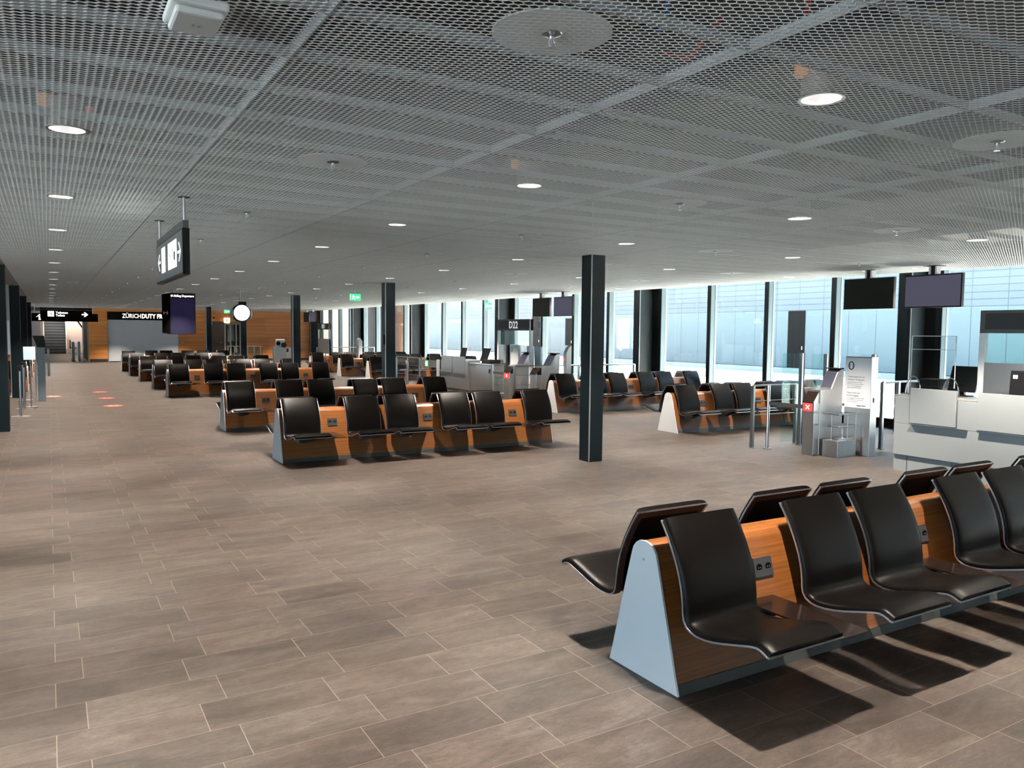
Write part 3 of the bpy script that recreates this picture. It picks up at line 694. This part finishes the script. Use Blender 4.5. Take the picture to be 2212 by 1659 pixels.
# far aisle sign
t = thing('toilet_sign', 'long black hanging sign reading Toiletten Toilets with right arrow', 'sign', (.8, 36.5, 2.05))
MB().box(-.28, 1.55, 36.6, 36.68, 2.06, 2.42).build('sign_body', M['blackm'], t)
MB().box(-.28, 1.55, 36.61, 36.67, 2.43, 2.53).build('header_rail', M['dgrey'], t)
MB().box(-.02, .20, 36.595, 36.6, 2.17, 2.38).build('pictogram_plate', M['lit'], t)
MB().box(.08, .11, 36.592, 36.595, 2.22, 2.33).build('pictogram', M['ink'], t)
text('lettering', 'Toiletten', .115, M['lit'], t, (.26, 36.597, 2.285), (1, 0, 0), UP, bold=.02)
text('lettering', 'Toilets', .115, M['lit'], t, (.26, 36.597, 2.175), (1, 0, 0), UP, bold=.02)
mb = MB(); mb.add([(1.18, 36.597, 2.235), (1.30, 36.597, 2.235), (1.30, 36.597, 2.285), (1.18, 36.597, 2.285)], [(0, 1, 2, 3)]).add([(1.25, 36.597, 2.17), (1.31, 36.597, 2.17), (1.41, 36.597, 2.26), (1.31, 36.597, 2.35), (1.25, 36.597, 2.35), (1.33, 36.597, 2.26)], [(0, 1, 2, 3, 4, 5)]); mb.build('arrow', M['lit'], t)
for x in (-.22, 1.50): MB().cyl((x, 36.64, 2.5), (x, 36.64, CZ), .012, 8).build('hanger_rod', M['white'], t)
t = thing('arrow_sign', 'black hanging sign with up arrow behind the toilets sign', 'sign', (-.38, 39.4, 2.03))
MB().box(-.62, 1.9, 39.4, 39.48, 1.99, 2.34).build('sign_body', M['blackm'], t)
mb = MB(); mb.add([(-.36, 39.396, 2.05), (-.28, 39.396, 2.05), (-.28, 39.396, 2.20), (-.36, 39.396, 2.20)], [(0, 1, 2, 3)]).add([(-.46, 39.396, 2.16), (-.32, 39.396, 2.30), (-.18, 39.396, 2.16), (-.32, 39.396, 2.235)], [(0, 1, 2, 3)]); mb.build('arrow', M['lit'], t)
for x in (-.5, 1.7): MB().cyl((x, 39.44, 2.34), (x, 39.44, CZ), .012, 8).build('hanger_rod', M['white'], t)
# shop front
t = thing('roller_shutter', 'closed grey roller shutter of the shop in the timber wall', 'shutter', (4.2, YE, 0))
mb = MB()
for k in range(20): mb.box(2.60, 5.87, YE+.03, YE+.05, .04+.1055*k, .04+.1055*k+.1035)
mb.build('slats', M['shutter'], t)
MB().box(2.56, 2.60, YE-.01, YE+.1, 0, 2.14).box(5.87, 5.91, YE-.01, YE+.1, 0, 2.14).build('guide_rail', M['edge'], t)
MB().box(2.60, 5.87, YE+.02, YE+.06, .0, .04).build('bottom_bar', M['black'], t)
MB().box(2.56, 5.89, YE+.08, YE+.2, 0, 2.6).build('back_plate', M['dgrey'], t)
t = thing('shop_sign', 'black fascia with white letters ZÜRICH DUTY FREE above the shutter', 'sign', (4.2, YE, 2.15))
MB().box(2.56, 5.92, YE-.06, YE+.02, 2.15, 2.56).build('fascia', M['blackm'], t)
text('lettering', 'ZÜRICH', .31, M['lit'], t, (3.24, YE-.065, 2.25), (1, 0, 0), UP, fitw=.86)
text('lettering', 'DUTY FREE', .31, M['lit'], t, (4.14, YE-.065, 2.25), (1, 0, 0), UP, bold=.03, fitw=1.22)
# doors in the timber wall
d = MB().box(7.47, 8.20, YE+.02, YE+.07, .01, 2.13).build('door_1', M['door']); d['kind'] = 'structure'; d['_o'] = [0, 0, 0]
MB().box(7.42, 7.47, YE-.01, YE+.1, 0, 2.14).build('frame', M['doorframe'], d)
MB().cyl((8.08, YE-.03, 1.0), (8.00, YE-.03, 1.0), .012, 8).build('handle', M['chrome'], d)
MB().box(7.44, 7.60, YE-.015, YE-.005, 1.94, 2.10).build('door_plate', M['evac'], d)
d = MB().box(8.22, 9.22, YE+.04, YE+.06, .01, 2.1).build('door_2', M['darkglass']); d['kind'] = 'structure'; d['_o'] = [0, 0, 0]
for x in (8.22, 8.50, 8.80, 9.12): MB().box(x, x+.07, YE-.02, YE+.08, 0, 2.12).build('frame', M['doorframe'], d)
MB().box(8.22, 9.22, YE-.02, YE+.08, 1.98, 2.14).build('top_rail', M['doorframe'], d)
MB().cyl((7.68, YE-.03, 2.33), (7.68, YE, 2.33), .05, 12).solo('wall_sensor', M['black'], 'small round black fitting on the timber wall above the door', 'wall sensor')
MB().box(6.05, 6.13, YE-.02, YE, .95, 1.03).solo('wall_switch', M['white'], 'small white switch on the timber wall right of the shutter', 'switch')

# ceiling-hung flat screens
def hung_screen(y0, y1, kind, lab, x=11.0, z0=2.11, z1=2.59):
    yc = (y0+y1)/2; t = thing('hanging_screen', lab, 'screen', (x, yc, z0), 'flat screens hanging at the gates')
    MB().box(x, x+.06, y0, y1, z0, z1).build('casing', M['black'], t, bevel=.004)
    MB().box(x-.002, x, y0+.02, y1-.02, z0+.02, z1-.02).build('panel', M[kind], t)
    MB().box(x+.01, x+.07, yc-.035, yc+.035, z1-.02, CZ).build('bracket', M['black'], t)
    MB().box(x-.01, x+.09, yc+.036, yc+.06, z1+.0, CZ-.005).box(x-.01, x+.09, yc-.06, yc-.036, z1, CZ-.005).build('bracket_cover', M['white'], t)
    MB().box(x-.05, x+.13, yc-.12, yc+.12, CZ-.008, CZ-.002).build('ceiling_plate', M['black'], t)
hung_screen(7.28, 8.14, 'screenoff', 'unlit black screen hanging at the nearest gate')
hung_screen(6.25, 7.11, 'screengrey', 'large blue-grey lit screen hanging at the nearest gate')
hung_screen(16.72, 17.54, 'screenoff', 'dark screen hanging right of the D22 gate sign')
hung_screen(15.71, 16.53, 'screengrey', 'grey-violet lit screen hanging beside the nearest column')
hung_screen(38.15, 39.1, 'screenoff', 'left dark screen of the farthest pair before the timber wall')
hung_screen(37.15, 38.05, 'screengrey', 'right dim screen of the farthest pair before the timber wall')

# ================================================================== GATES
def gate_sign(ya, yb, num, lab, x=9.6, zp=.94, zt=1.39, pw=None):
    # ya > yb : the sign frame spans yb..ya on a plane facing -x
    t = thing('gate_sign', lab, 'gate sign', (x+.05, (ya+yb)/2, 0), 'gate number frames')
    MB().box(x, x+.10, yb, ya, 1.74, 2.01).build('sign_frame', M['grey'], t, bevel=.004)
    MB().box(x-.003, x, yb+.06, ya-.06, 1.785, 1.975).build('sign_face', M['dgrey'], t)
    MB().box(x, x+.06, (ya-pw) if pw else yb, ya, zp, zt).build('back_panel', M['stainless'], t)
    MB().box(x+.02, x+.03, yb+.05, ya-.05, zt, 1.74).build('glass_pane', M['gglass'], t)
    for y in (ya-.035, yb+.035):
        MB().box(x-.002, x+.06, y-.035, y+.035, 0, 2.01 if (num and y < ya-.1) else 1.74).build('post', M['white'], t)
    if num: text('lettering', num, .24, M['numeral'], t, (x-.006, (ya+yb)/2+.0, 1.795), Xn, UP, align='CENTER', bold=.01, fitw=.40)
    return t
gate_sign(5.22, 3.66, '', 'blank dark grey gate sign frame at the right edge')
gate_sign(16.94, 15.37, 'D22', 'gate sign frame with white number D22', pw=.32)
gate_sign(34.36, 32.73, 'D21', 'farthest gate sign frame with small number D21', x=10.3, zp=.70, zt=1.34)

def counter(name, y_hi, y_lo, panels, ledges, low, lab, grp='boarding counters', plan=None, mt='counter'):
    t = thing('boarding_counter', lab, 'counter', (9.5, (y_hi+y_lo)/2, 0), grp)
    plan = plan or [(9.20, y_hi), (9.20, y_lo), (9.78, y_lo), (9.78, y_hi)]
    MB().prism([(max(a, 9.22), b) for a, b in plan], 'z', 0, .20).build('plinth', M[mt], t)
    mb = MB()
    for y in (y_hi-.18, y_hi-.75): mb.box(9.2165, 9.2205, y-.003, y+.003, .0, .2)
    mb.build('plinth_joint', M['ink'], t)
    MB().prism(plan, 'z', .204, .60).build('body', M[mt], t, bevel=.004)
    for a, b, z in low: MB().box(9.20, 9.56, b, a, .60, z).build('upper_body', M[mt], t, bevel=.004)
    for a, b in panels:
        MB().box(9.188, 9.22, b, a, .62, 1.055).build('raised_panel', M[mt], t, bevel=.003)
    for a, b in ledges: MB().box(9.165, 9.20, b, a, .603, .611).build('bag_ledge', M['rail'], t, bevel=.004)
    MB().prism([(max(a, 9.225)+(.02 if a > 9.3 else 0), b) for a, b in plan], 'z', .94, .965).build('worktop', M['countertop'], t, bevel=.004)
    return t
counter('c', 6.01, 3.3, [(5.80, 5.23), (4.98, 3.35)], [(5.78, 5.08), (4.95, 3.4)], [(6.01, 5.245, .94), (5.215, 3.3, .94)], 'long pale metal boarding counter at the right edge', plan=[(9.20, 6.01), (9.20, 3.3), (9.56, 3.3), (9.56, 5.27), (9.78, 5.27), (9.78, 6.01)])
ct = counter('c', 19.35, 17.75, [(19.27, 18.66), (18.60, 17.93)], [(19.4, 18.7), (18.6, 17.9)], [(19.35, 18.65, .94), (18.62, 17.75, .94)], 'stainless boarding counter with two raised panels at gate D22', mt='stainless')
t = thing('service_desk', 'narrow stainless desk carrying a black monitor, right of the D22 counter', 'desk', (9.5, 17.05, 0))
MB().prism([(9.22, 17.62), (9.20, 17.3), (9.20, 16.8), (9.22, 16.52), (9.56, 16.52), (9.56, 17.62)], 'z', .0, .90).build('body', M['stainless'], t, bevel=.01)
MB().box(9.19, 9.58, 16.50, 17.64, .90, .92).build('worktop', M['countertop'], t)
MB().box(9.195, 9.20, 16.58, 16.64, .70, .80).build('slot', M['black'], t)

def monitor(x, yc, z, w, h, lab, tilt=.25, sticker=False, flip=False):
    t = thing('counter_monitor', lab, 'monitor', (x, yc, z), 'monitors on the counters')
    MB().box(x-.08, x+.08, yc-.1, yc+.1, z, z+.012).build('foot', M['black'], t, bevel=.003)
    MB().box(x-.01, x+.03, yc-.03, yc+.03, z+.01, z+.16).build('stand', M['black'], t)
    s = math.sin(tilt); cth = math.cos(tilt); z0 = z+.05
    P = [(x-.03, z0), (x+.0, z0), (x+.0+s*h, z0+cth*h), (x-.03+s*h, z0+cth*h)] if not flip else [(x-.03, z0), (x, z0), (x-s*h, z0+cth*h), (x-.03-s*h, z0+cth*h)]
    MB().prism(P, 'y', yc-w/2, yc+w/2).build('screen_housing', M['black'], t, bevel=.004)
    if sticker:
        MB().add([(P[0][0]-.001+(P[3][0]-P[0][0])*f_, yc+w/2-.03-g_, P[0][1]+(P[3][1]-P[0][1])*f_) for f_, g_ in ((.70, 0), (.70, .05), (.84, .05), (.84, 0))], [(0, 1, 2, 3)]).build('label_sticker', M['white'], t)
    return t
monitor(9.66, 5.43, .966, .34, .33, 'black tilted monitor behind the clear screen on the counter', .3)
monitor(9.44, 4.53, .966, .46, .30, 'black monitor with white sticker at the right edge', .08, True)
monitor(9.42, 17.30, .92, .34, .34, 'black tilted monitor on the narrow D22 desk', .35)
monitor(9.65, 18.9, .966, .30, .26, 'small black monitor on the D22 counter', .2)
MB().box(9.24, 9.54, 16.66, 17.10, .921, 1.02).solo('ticket_printer', M['black'], 'black printer on the narrow D22 desk', 'printer', bevel=.01)
MB().box(9.50, 9.76, 5.63, 5.90, .966, 1.16).solo('document_printer', M['black'], 'black boxy printer behind the clear screen', 'printer', bevel=.012)
t = thing('sneeze_guard', 'clear acrylic screen on two arched feet on the nearest counter', 'protective screen', (9.40, 5.66, 1.0))
MB().box(9.398, 9.404, 5.38, 5.94, 1.07, 1.70).build('clear_sheet', M['acrylic'], t)
MB().box(9.396, 9.406, 5.38, 5.94, 1.695, 1.703).box(9.396, 9.406, 5.376, 5.384, 1.07, 1.70).box(9.396, 9.406, 5.936, 5.942, 1.07, 1.70).box(9.396, 9.406, 5.38, 5.94, 1.53, 1.536).build('sheet_edge', M['signwhite'], t)
for y in (5.90, 5.42):
    pts = [(9.40+.0*0, y+.10*math.cos(a), .97+.22*math.sin(a)) for a in [PI*k/12 for k in range(13)]]
    MB().tube(pts, .008, 8).box(9.32, 9.50, y-.11, y+.11, .966, .974).build('arched_foot', M['rail'], t)

def gate_machine(x, y, lab, red=True, w=.17):
    # boarding pass reader; front faces -x, side profile in xz
    t = thing('boarding_reader', lab, 'boarding gate reader', (x+.3, y+w/2, 0), 'boarding pass readers')
    MB().box(x, x+.13, y+.01, y+w-.01, 0, .75).build('front_post', M['stainless'], t, bevel=.004)
    MB().box(x-.008, x+.006, y-.004, y+.012, 0, .77).build('chrome_edge', M['chrome'], t)
    if red:
        p = MB().box(x-.003, x, y+.03, y+w-.02, .625, .74).build('light_panel', M['red'], t)
        mb = MB(); cy, cz, a = y+w/2+.005, .683, .030
        for s in (-1, 1):
            d1 = Vector((0, s*a, a)); n = Vector((0, -a, s*a)).normalized()*.006
            C0 = Vector((x-.005, cy, cz)); mb.add([C0-d1-n, C0+d1-n, C0+d1+n, C0-d1+n], [(0, 1, 2, 3)])
        mb.build('cross', M['redlit'], p)
    MB().prism([(x-.005, .755), (x+.10, .90), (x+.13, .90), (x+.13, .74), (x, .74)], 'y', y+.005, y+w-.005).build('scanner_hood', M['table'], t)
    MB().prism([(x+.13, 0), (x+.13, .93), (x+.36, .94), (x+.49, 1.17), (x+.56, 1.215), (x+.62, 1.215), (x+.62, 0)], 'y', y, y+w).build('body', M['stainless'], t, bevel=.006)
    MB().add([(x+.365, y+.015, .955), (x+.365, y+w-.015, .955), (x+.485, y+w-.015, 1.168), (x+.485, y+.015, 1.168)], [(0, 3, 2, 1)]).build('touch_screen', M['screengrey'], t)
    MB().box(x+.49, x+.62, y-.005, y+w+.005, 1.215, 1.23).build('top_cap', M['black'], t)
    return t
gate_machine(9.2, 7.22, 'stainless boarding reader with red cross light at the nearest gate', w=.20)
gate_machine(9.2, 15.62, 'stainless boarding reader with red light at gate D22', w=.30)
gate_machine(9.45, 14.86, 'second stainless boarding reader behind the rail at gate D22', red=False, w=.30)
gate_machine(8.9, 34.5, 'farthest boarding reader before the timber wall', w=.25)

def totem(x, y, lab, prose=False):
    t = thing('baggage_totem', lab, 'information totem', (x+.06, y, 0), 'hand baggage notices')
    MB().box(x, x+.14, y-.21, y+.21, 0, 1.40).build('body', M['stainless'], t, bevel=.004)
    MB().box(x-.004, x, y-.205, y+.205, .675, 1.385).build('notice_sheet', M['signwhite'], t)
    rg = MB(); cy, cz = y+.11, 1.27
    k = 28; V = []
    for r1, r2 in ((.048, .060), (.036, .045)):
        V += [(x-.006, cy-r1*math.cos(2*PI*i/k), cz+r2*math.sin(2*PI*i/k)) for i in range(k)]
    rg.add(V, [(i, (i+1) % k, k+(i+1) % k, k+i) for i in range(k)])
    rg.box(x-.0065, x-.006, cy-.034, cy-.024, cz-.03, cz+.03).box(x-.0065, x-.006, cy+.024, cy+.034, cz-.03, cz+.03)
    rg.build('case_emblem', M['ink'], t)
    if prose:
        def T(s, z, sz, mtl='softink', bold=0.): text('lettering', s, sz, M[mtl], t, (x-.006, y+.165, z), Xn, UP, bold=bold, extr=.0005)
        T('Transportieren Sie nur', 1.105, .030, bold=.01); T('zulässiges Handgepäck', 1.065, .030, bold=.01)
        for i, s in enumerate(('Handgepäck darf nur in die', 'Kabine mitgenommen werden,', 'wenn es die vorgegebenen', 'Masse nicht überschreitet.')): T(s, 1.03-.026*i, .021)
        T('Please check size', .875, .030, bold=.01); T('of your baggage', .838, .030, bold=.01)
        for i, s in enumerate(('Hand baggage may only be taken', 'on board if it does not exceed', 'the given dimensions.')): T(s, .803-.026*i, .021)
        text('lettering', 'Flughafen Zürich', .022, M['ink'], t, (x-.006, y+.01, .70), Xn, UP, bold=.02, extr=.0005)
    MB().box(x+.05, x+.075, y-.215, y-.21, .76, .83).build('lock', M['black'], t)
    return t
totem(9.84, 7.0, 'white hand baggage notice totem beside the nearest reader', True)
totem(9.8, 16.45, 'white hand baggage notice totem under the D22 sign')
def sizer(x, y, lab):
    t = thing('baggage_sizer', lab, 'baggage sizer', (x+.2, y+.12, 0), 'baggage sizing frames')
    MB().box(x, x+.40, y, y+.25, 0, .235).build('base_box', M['stainless'], t, bevel=.004)
    for z in (.262, .43, .60):
        MB().tube([(x-.0, y-.0, z), (x+.46, y-.0, z), (x+.46, y+.25, z), (x-.0, y+.25, z)], .006, 8, True).build('hoop', M['rail'], t)
    for px, py in ((x+.02, y+.12), (x+.2, y), (x+.38, y), (x+.2, y+.25)): MB().cyl((px, py, .23), (px, py, .605), .006, 8).build('upright', M['rail'], t)
sizer(9.35, 6.93, 'wire baggage sizing frame on a steel box at the nearest gate')
sizer(9.22, 16.12, 'wire baggage sizing frame beside the D22 desk')

def rail(pts, lab, top=.93, mids=(.70, .50), flat=True, r=.019, posts=None, base=True, cat='railing'):
    x0, y0 = pts[0]; t = thing('guard_rail', lab, cat, (x0, y0, 0), 'steel guard rails at the gates')
    mb = MB().tube([(x, y, top) for x, y in pts], .018, 8); mb.build('handrail', M['rail'], t)
    for z in mids: MB().tube([(x, y, z) for x, y in pts], .007, 6).build('mid_bar', M['rail'], t)
    for x, y in (posts or pts):
        MB().box(x-.02, x+.02, y-.025, y+.025, 0, top).build('post', M['rail'], t)
        MB().cyl((x, y, 0), (x, y, .008), .05, 16).build('base_plate', M['rail'], t)
    return t
rail([(9.06, 8.20), (10.02, 8.20)], 'short steel rail with two posts left of the nearest reader', mids=(.70, .49))
rail([(10.74, 7.22), (11.12, 7.22), (11.9, 7.22)], 'steel rail behind the nearest notice totem towards the windows', 1.0, (.80, .64))
rail([(9.1, 15.26), (9.95, 15.26), (10.9, 15.26), (12.6, 15.26)], 'long steel rail running from gate D22 to the windows', .93, (.72, .50))
rail([(9.2, 22.52), (9.2, 21.67), (9.2, 20.78)], 'steel rail behind the second column with horizontal bars', .92, (.70, .42))
rail([(10.5, 35.2), (10.9, 35.2), (11.7, 35.2), (12.55, 35.2), (13.25, 35.2)], 'far steel rail between gate D21 sign and the windows', .93, ())
t = thing('escape_gate', 'low steel swing gate with green escape sticker beside the second column', 'gate', (9.2, 20.1, 0))
MB().box(9.19, 9.21, 19.62, 20.72, .70, .90).build('panel', M['grey'], t)
MB().box(9.175, 9.225, 19.47, 19.58, 0, .93).build('post', M['counter'], t)
MB().box(9.186, 9.19, 20.15, 20.38, .71, .89).build('sticker', M['evac'], t)
mb = MB(); mb.box(9.183, 9.186, 20.20, 20.33, .73, .86); mb.build('sticker_figure', M['greenlight'], t)
# posts with belts
def stanchion(x, y, lab, h=.95, belt=None):
    t = thing('belt_post', lab, 'barrier post', (x, y, 0), 'belt barrier posts')
    MB().cyl((x, y, .0), (x, y, h), .022, 14).build('post', M['rail'], t, smooth=True)
    MB().lathe([(0, .014), (.03, .014), (.17, .004), (.17, 0)], (x, y, 0), 24).build('foot', M['rail'], t, smooth=True)
    MB().box(x-.035, x+.035, y-.035, y+.035, h-.10, h+.01).build('belt_head', M['black'], t, bevel=.006)
    if belt:
        bx, by = belt; d = Vector((bx-x, by-y, 0)).normalized(); n = Vector((-d.y, d.x, 0))*.002
        A, B = Vector((x, y, h-.085)), Vector((bx, by, h-.085)); u = Vector((0, 0, .055))
        MB().add([A-n, B-n, B-n+u, A-n+u, A+n, B+n, B+n+u, A+n+u], [(0, 1, 2, 3), (5, 4, 7, 6), (3, 2, 6, 7), (0, 4, 5, 1), (1, 5, 6, 2), (0, 3, 7, 4)]).build('belt', M['belt'], t)
    return t
t = thing('round_post', 'round steel post with black belt stretched to the nearest reader', 'barrier post', (9.19, 8.02, 0))
MB().cyl((9.19, 8.02, 0), (9.19, 8.02, .95), .024, 16).build('post', M['chrome'], t, smooth=True)
MB().cyl((9.19, 8.02, 0), (9.19, 8.02, .01), .06, 20).build('base_plate', M['rail'], t)
MB().box(9.187, 9.193, 7.40, 8.0, .655, .71).build('belt', M['belt'], t)
t = thing('round_post', 'round steel post with black belt stretched to the D22 reader', 'barrier post', (9.2, 16.44, 0))
MB().cyl((9.2, 16.44, 0), (9.2, 16.44, .93), .024, 16).build('post', M['chrome'], t, smooth=True)
MB().box(9.197, 9.203, 15.93, 16.42, .70, .755).build('belt', M['belt'], t)
MB().box(9.9, 10.2, 16.2, 16.5, 1.02, 1.14).solo('card_reader', M['black'], 'small black device behind the D22 belt post', 'device', bevel=.01) if False else None
# glass swing gates beside the nearest reader
def glass_gate(x, y, xg, lab):
    t = thing('glass_gate', lab, 'glass gate', (x, y, 0), 'glass gates at the readers')
    MB().box(x-.03, x+.0, y-.03, y+.03, 0, 1.42).build('pole', M['rail'], t)
    MB().box(x+.0, x+.03, y-.03, y+.03, 0, 1.42).build('dark_pole', M['black'], t)
    MB().cyl((x, y, 0), (x, y, .01), .06, 16).build('base_plate', M['rail'], t)
    MB().box(min(x, xg), max(x, xg), y-.005, y+.005, .08, 1.42).build('glass_leaf', M['gglass'], t)
glass_gate(9.93, 8.04, 9.5, 'tall glass gate leaf left of the nearest reader')
glass_gate(9.93, 7.60, 9.6, 'tall glass gate leaf just behind the nearest reader')
glass_gate(10.63, 7.30, 10.3, 'tall glass gate leaf hidden partly by the notice totem')
for n, (x, y) in enumerate(((10.0, 14.55), (10.6, 14.2))):
    t = thing('gate_pillar', ['white chamfered boarding gate pillar left of the D22 lane', 'white chamfered boarding gate pillar by the nearest column'][n], 'gate pillar', (x, y, 0), 'white gate pillars')
    MB().prism([(x, 0), (x+.14, 0), (x+.14, 1.42), (x+.06, 1.36), (x, 1.24)], 'y', y-.06, y+.06).build('body', M['counter'], t, bevel=.004)
    if n == 0: MB().box(x-.003, x, y-.03, y+.03, 1.08, 1.14).build('status_light', M['red'], t)
for n, y in enumerate((15.95, 15.6)):
    MB().box(9.92, 10.0, y-.13, y+.13, .0, 1.38).solo('privacy_panel', M['bluepanel'], 'grey-green rounded panel under the D22 sign, %s' % ['left one', 'right one'][n], 'panel', 'panels under the D22 sign', bevel=.03)
# D21 clutter
MB().prism([(10.6, 0), (10.76, 0), (10.76, 1.3), (10.66, 1.42), (10.6, 1.36)], 'y', 29.9, 30.15).solo('gate_pillar', M['white'], 'white chamfered pillar beyond the far rail at gate D21', 'gate pillar')
t = thing('self_service_kiosk', 'white kiosk with black round screens left of the third column', 'kiosk', (8.2, 33.0, 0))
MB().box(8.0, 8.5, 32.8, 33.1, 0, 1.0).build('cabinet', M['stainless'], t, bevel=.01)
MB().box(8.1, 8.45, 32.85, 33.0, 1.0, 1.32).build('hood', M['white'], t, bevel=.02)
MB().cyl((8.18, 32.84, 1.15), (8.18, 32.86, 1.15), .09, 18).cyl((8.4, 32.8, 1.08), (8.4, 32.84, 1.08), .11, 18).build('screen', M['black'], t)
t = thing('glass_balustrade', 'low glass balustrade with steel posts before the timber wall', 'balustrade', (7.2, 36, 0))
for k in range(6): MB().box(6.75+.28*k, 6.80+.28*k, 35.98, 36.02, 0, .98).build('post', M['rail'], t)
MB().box(6.75, 8.25, 35.99, 36.0, .1, .95).build('glass', M['gglass'], t)
MB().box(6.75, 8.25, 35.98, 36.02, .96, .99).build('handrail', M['rail'], t)

# ================================================================== LEFT EDGE
stanchion(-.50, 17.65, 'silver belt post nearest on the left, on a flat round foot', .97, (-.48, 19.3))
stanchion(-.48, 19.3, 'second silver belt post on the left', .97)
stanchion(-.52, 21.6, 'third silver belt post on the left, behind the second', .97)
stanchion(-.93, 22.95, 'silver belt post left of the others, by the dark column', .97)
t = thing('post_notice', 'pale blue lit square notice on a thin stand at the left columns', 'notice', (-.36, 19.6, 0))
MB().cyl((-.36, 19.62, 0), (-.36, 19.62, 1.1), .012, 10).cyl((-.36, 19.62, 0), (-.36, 19.62, .012), .13, 20).build('stand', M['rail'], t)
MB().box(-.48, -.26, 19.58, 19.60, 1.02, 1.30).build('panel', M['bluelit'], t)
t = thing('info_pillar', 'tall slim grey-blue pillar with dark slanted top in the left aisle', 'pillar kiosk', (-.17, 21.3, 0))
MB().box(-.25, -.09, 21.2, 21.34, 0, 1.27).build('body', M['bluepanel'], t, bevel=.004)
MB().prism([(-.33, 1.52), (-.10, 1.52), (-.07, 1.25), (-.24, 1.25)], 'y', 21.17, 21.25).build('slanted_top', M['dgrey'], t)
MB().box(-.30, -.27, 21.25, 21.4, .0, 1.25).build('pale_side', M['white'], t)
MB().box(-.05, .0, 21.7, 21.74, .55, 1.2).build('side_frame', M['rail'], t)
t = thing('hanging_screen', 'small grey board and white arm hanging beyond the first left column', 'screen', (-1.0, 19.5, 2.0))
MB().box(-1.2, -.78, 19.5, 19.55, 2.1, 2.45).build('board', M['grey'], t)
MB().box(-.76, -.70, 19.45, 19.6, 1.85, 2.6).build('arm', M['counter'], t)
for n, (x, y) in enumerate(((1.18, 19.25), (1.18, 21.45), (1.14, 23.6), (.05, 22.5))):
    t = thing('floor_sticker', 'red and white round distance sticker on the aisle floor, '+['nearest to the camera', 'second in its line', 'third in its line', 'beside the slim pillar'][n], 'sticker', (x, y, 0), 'floor distance stickers')
    MB().cyl((x, y, 0), (x, y, .002), .19, 28).build('disc', M['sticker'], t)
    MB().cyl((x-.05, y, .002), (x-.05, y, .003), .05, 12).cyl((x+.07, y+.02, .002), (x+.07, y+.02, .003), .04, 12).build('print', M['signwhite'], t)
# stairs in the corridor
t = thing('staircase', 'dark staircase with pale step edges beyond the toilets sign', 'stairs', (.35, 60, 0))
mb = MB(); nb = MB()
for k in range(20):
    z = .19*k; y = 59.6+.29*k
    mb.box(-.25, .96, y, y+.30, 0 if k == 0 else z-.02, z+.19); nb.box(-.25, .96, y-.012, y+.03, z+.178, z+.196)
mb.build('step', M['step'], t); nb.build('step_nosing', M['nosing'], t)
for x in (-.30, 1.0):
    MB().tube([(x, 59.6, .95), (x, 65.4, 4.25)], .03, 8).build('handrail', M['doorframe'], t)
    MB().prism([(59.5, .0), (59.6, .35), (65.4, 3.65), (65.4, 3.2)], 'x', x-.02, x+.02).build('stringer', M['doorframe'], t)
MB().prism([(1.25, 2.7), (1.4, 2.7), (1.95, 1.75), (1.88, 1.7)], 'y', 58.6, 58.7).solo('stair_underside', M['black'], 'dark sloping stair edge against the beige corridor wall', 'stairs')
t = thing('glass_barrier', 'pale glass access barrier in the corridor opening', 'barrier', (1.45, 47, 0))
MB().box(1.02, 1.14, 46.6, 47.4, 0, 1.0).box(1.30, 1.40, 46.6, 47.4, 0, 1.0).build('cabinet', M['bluepanel'], t, bevel=.02)
MB().box(1.14, 1.3, 46.9, 46.92, .1, .95).build('glass_flap', M['gglass'], t)
t = thing('glass_door_leaf', 'tall glass door leaf with steel edges at the corridor mouth', 'glass door', (1.6, YE+.1, 0))
MB().box(1.45, 1.69, YE+.1, YE+.12, 0, 2.65).build('leaf', M['gglass'], t)
MB().box(1.44, 1.47, YE+.08, YE+.14, 0, 2.65).box(1.66, 1.72, YE+.08, YE+.14, 0, 2.65).build('frame', M['rail'], t)
t = thing('corridor_seat', 'black chair and small table by the corridor wall', 'chair', (1.1, 56, 0))
MB().box(1.12, 1.5, 57.0, 57.4, .42, .48).build('seat', M['black'], t)
MB().box(1.12, 1.18, 57.0, 57.4, .48, .95).build('backrest', M['black'], t)
for a in (1.15, 1.47):
    for b2 in (57.03, 57.37): MB().cyl((a, b2, 0), (a, b2, .42), .012, 8).build('leg', M['rail'], t)
# corridor lamp
l = bpy.data.lights.new('corridor_glow', 'POINT'); l.energy = 45; l.color = (1, .72, .5); l.shadow_soft_size = .1
t = thing('wall_lamp', 'bright warm wall lamp high on the beige corridor wall', 'lamp', (1.3, 61.3, 2.45))
MB().box(1.2, 1.4, 61.35, 61.5, 2.45, 2.55).build('shade', M['lit'], t)
o = bpy.data.objects.new('glow', l); COL.objects.link(o); o.parent = t; o.location = (0, -.3, 0)
l2 = bpy.data.lights.new('stair_light', 'POINT'); l2.energy = 12; l2.shadow_soft_size = .2
o = bpy.data.objects.new('stair_light', l2); COL.objects.link(o); o.location = (.3, 56.5, 2.4)

for ob in bpy.data.objects:
    if '_o' in ob: del ob['_o']
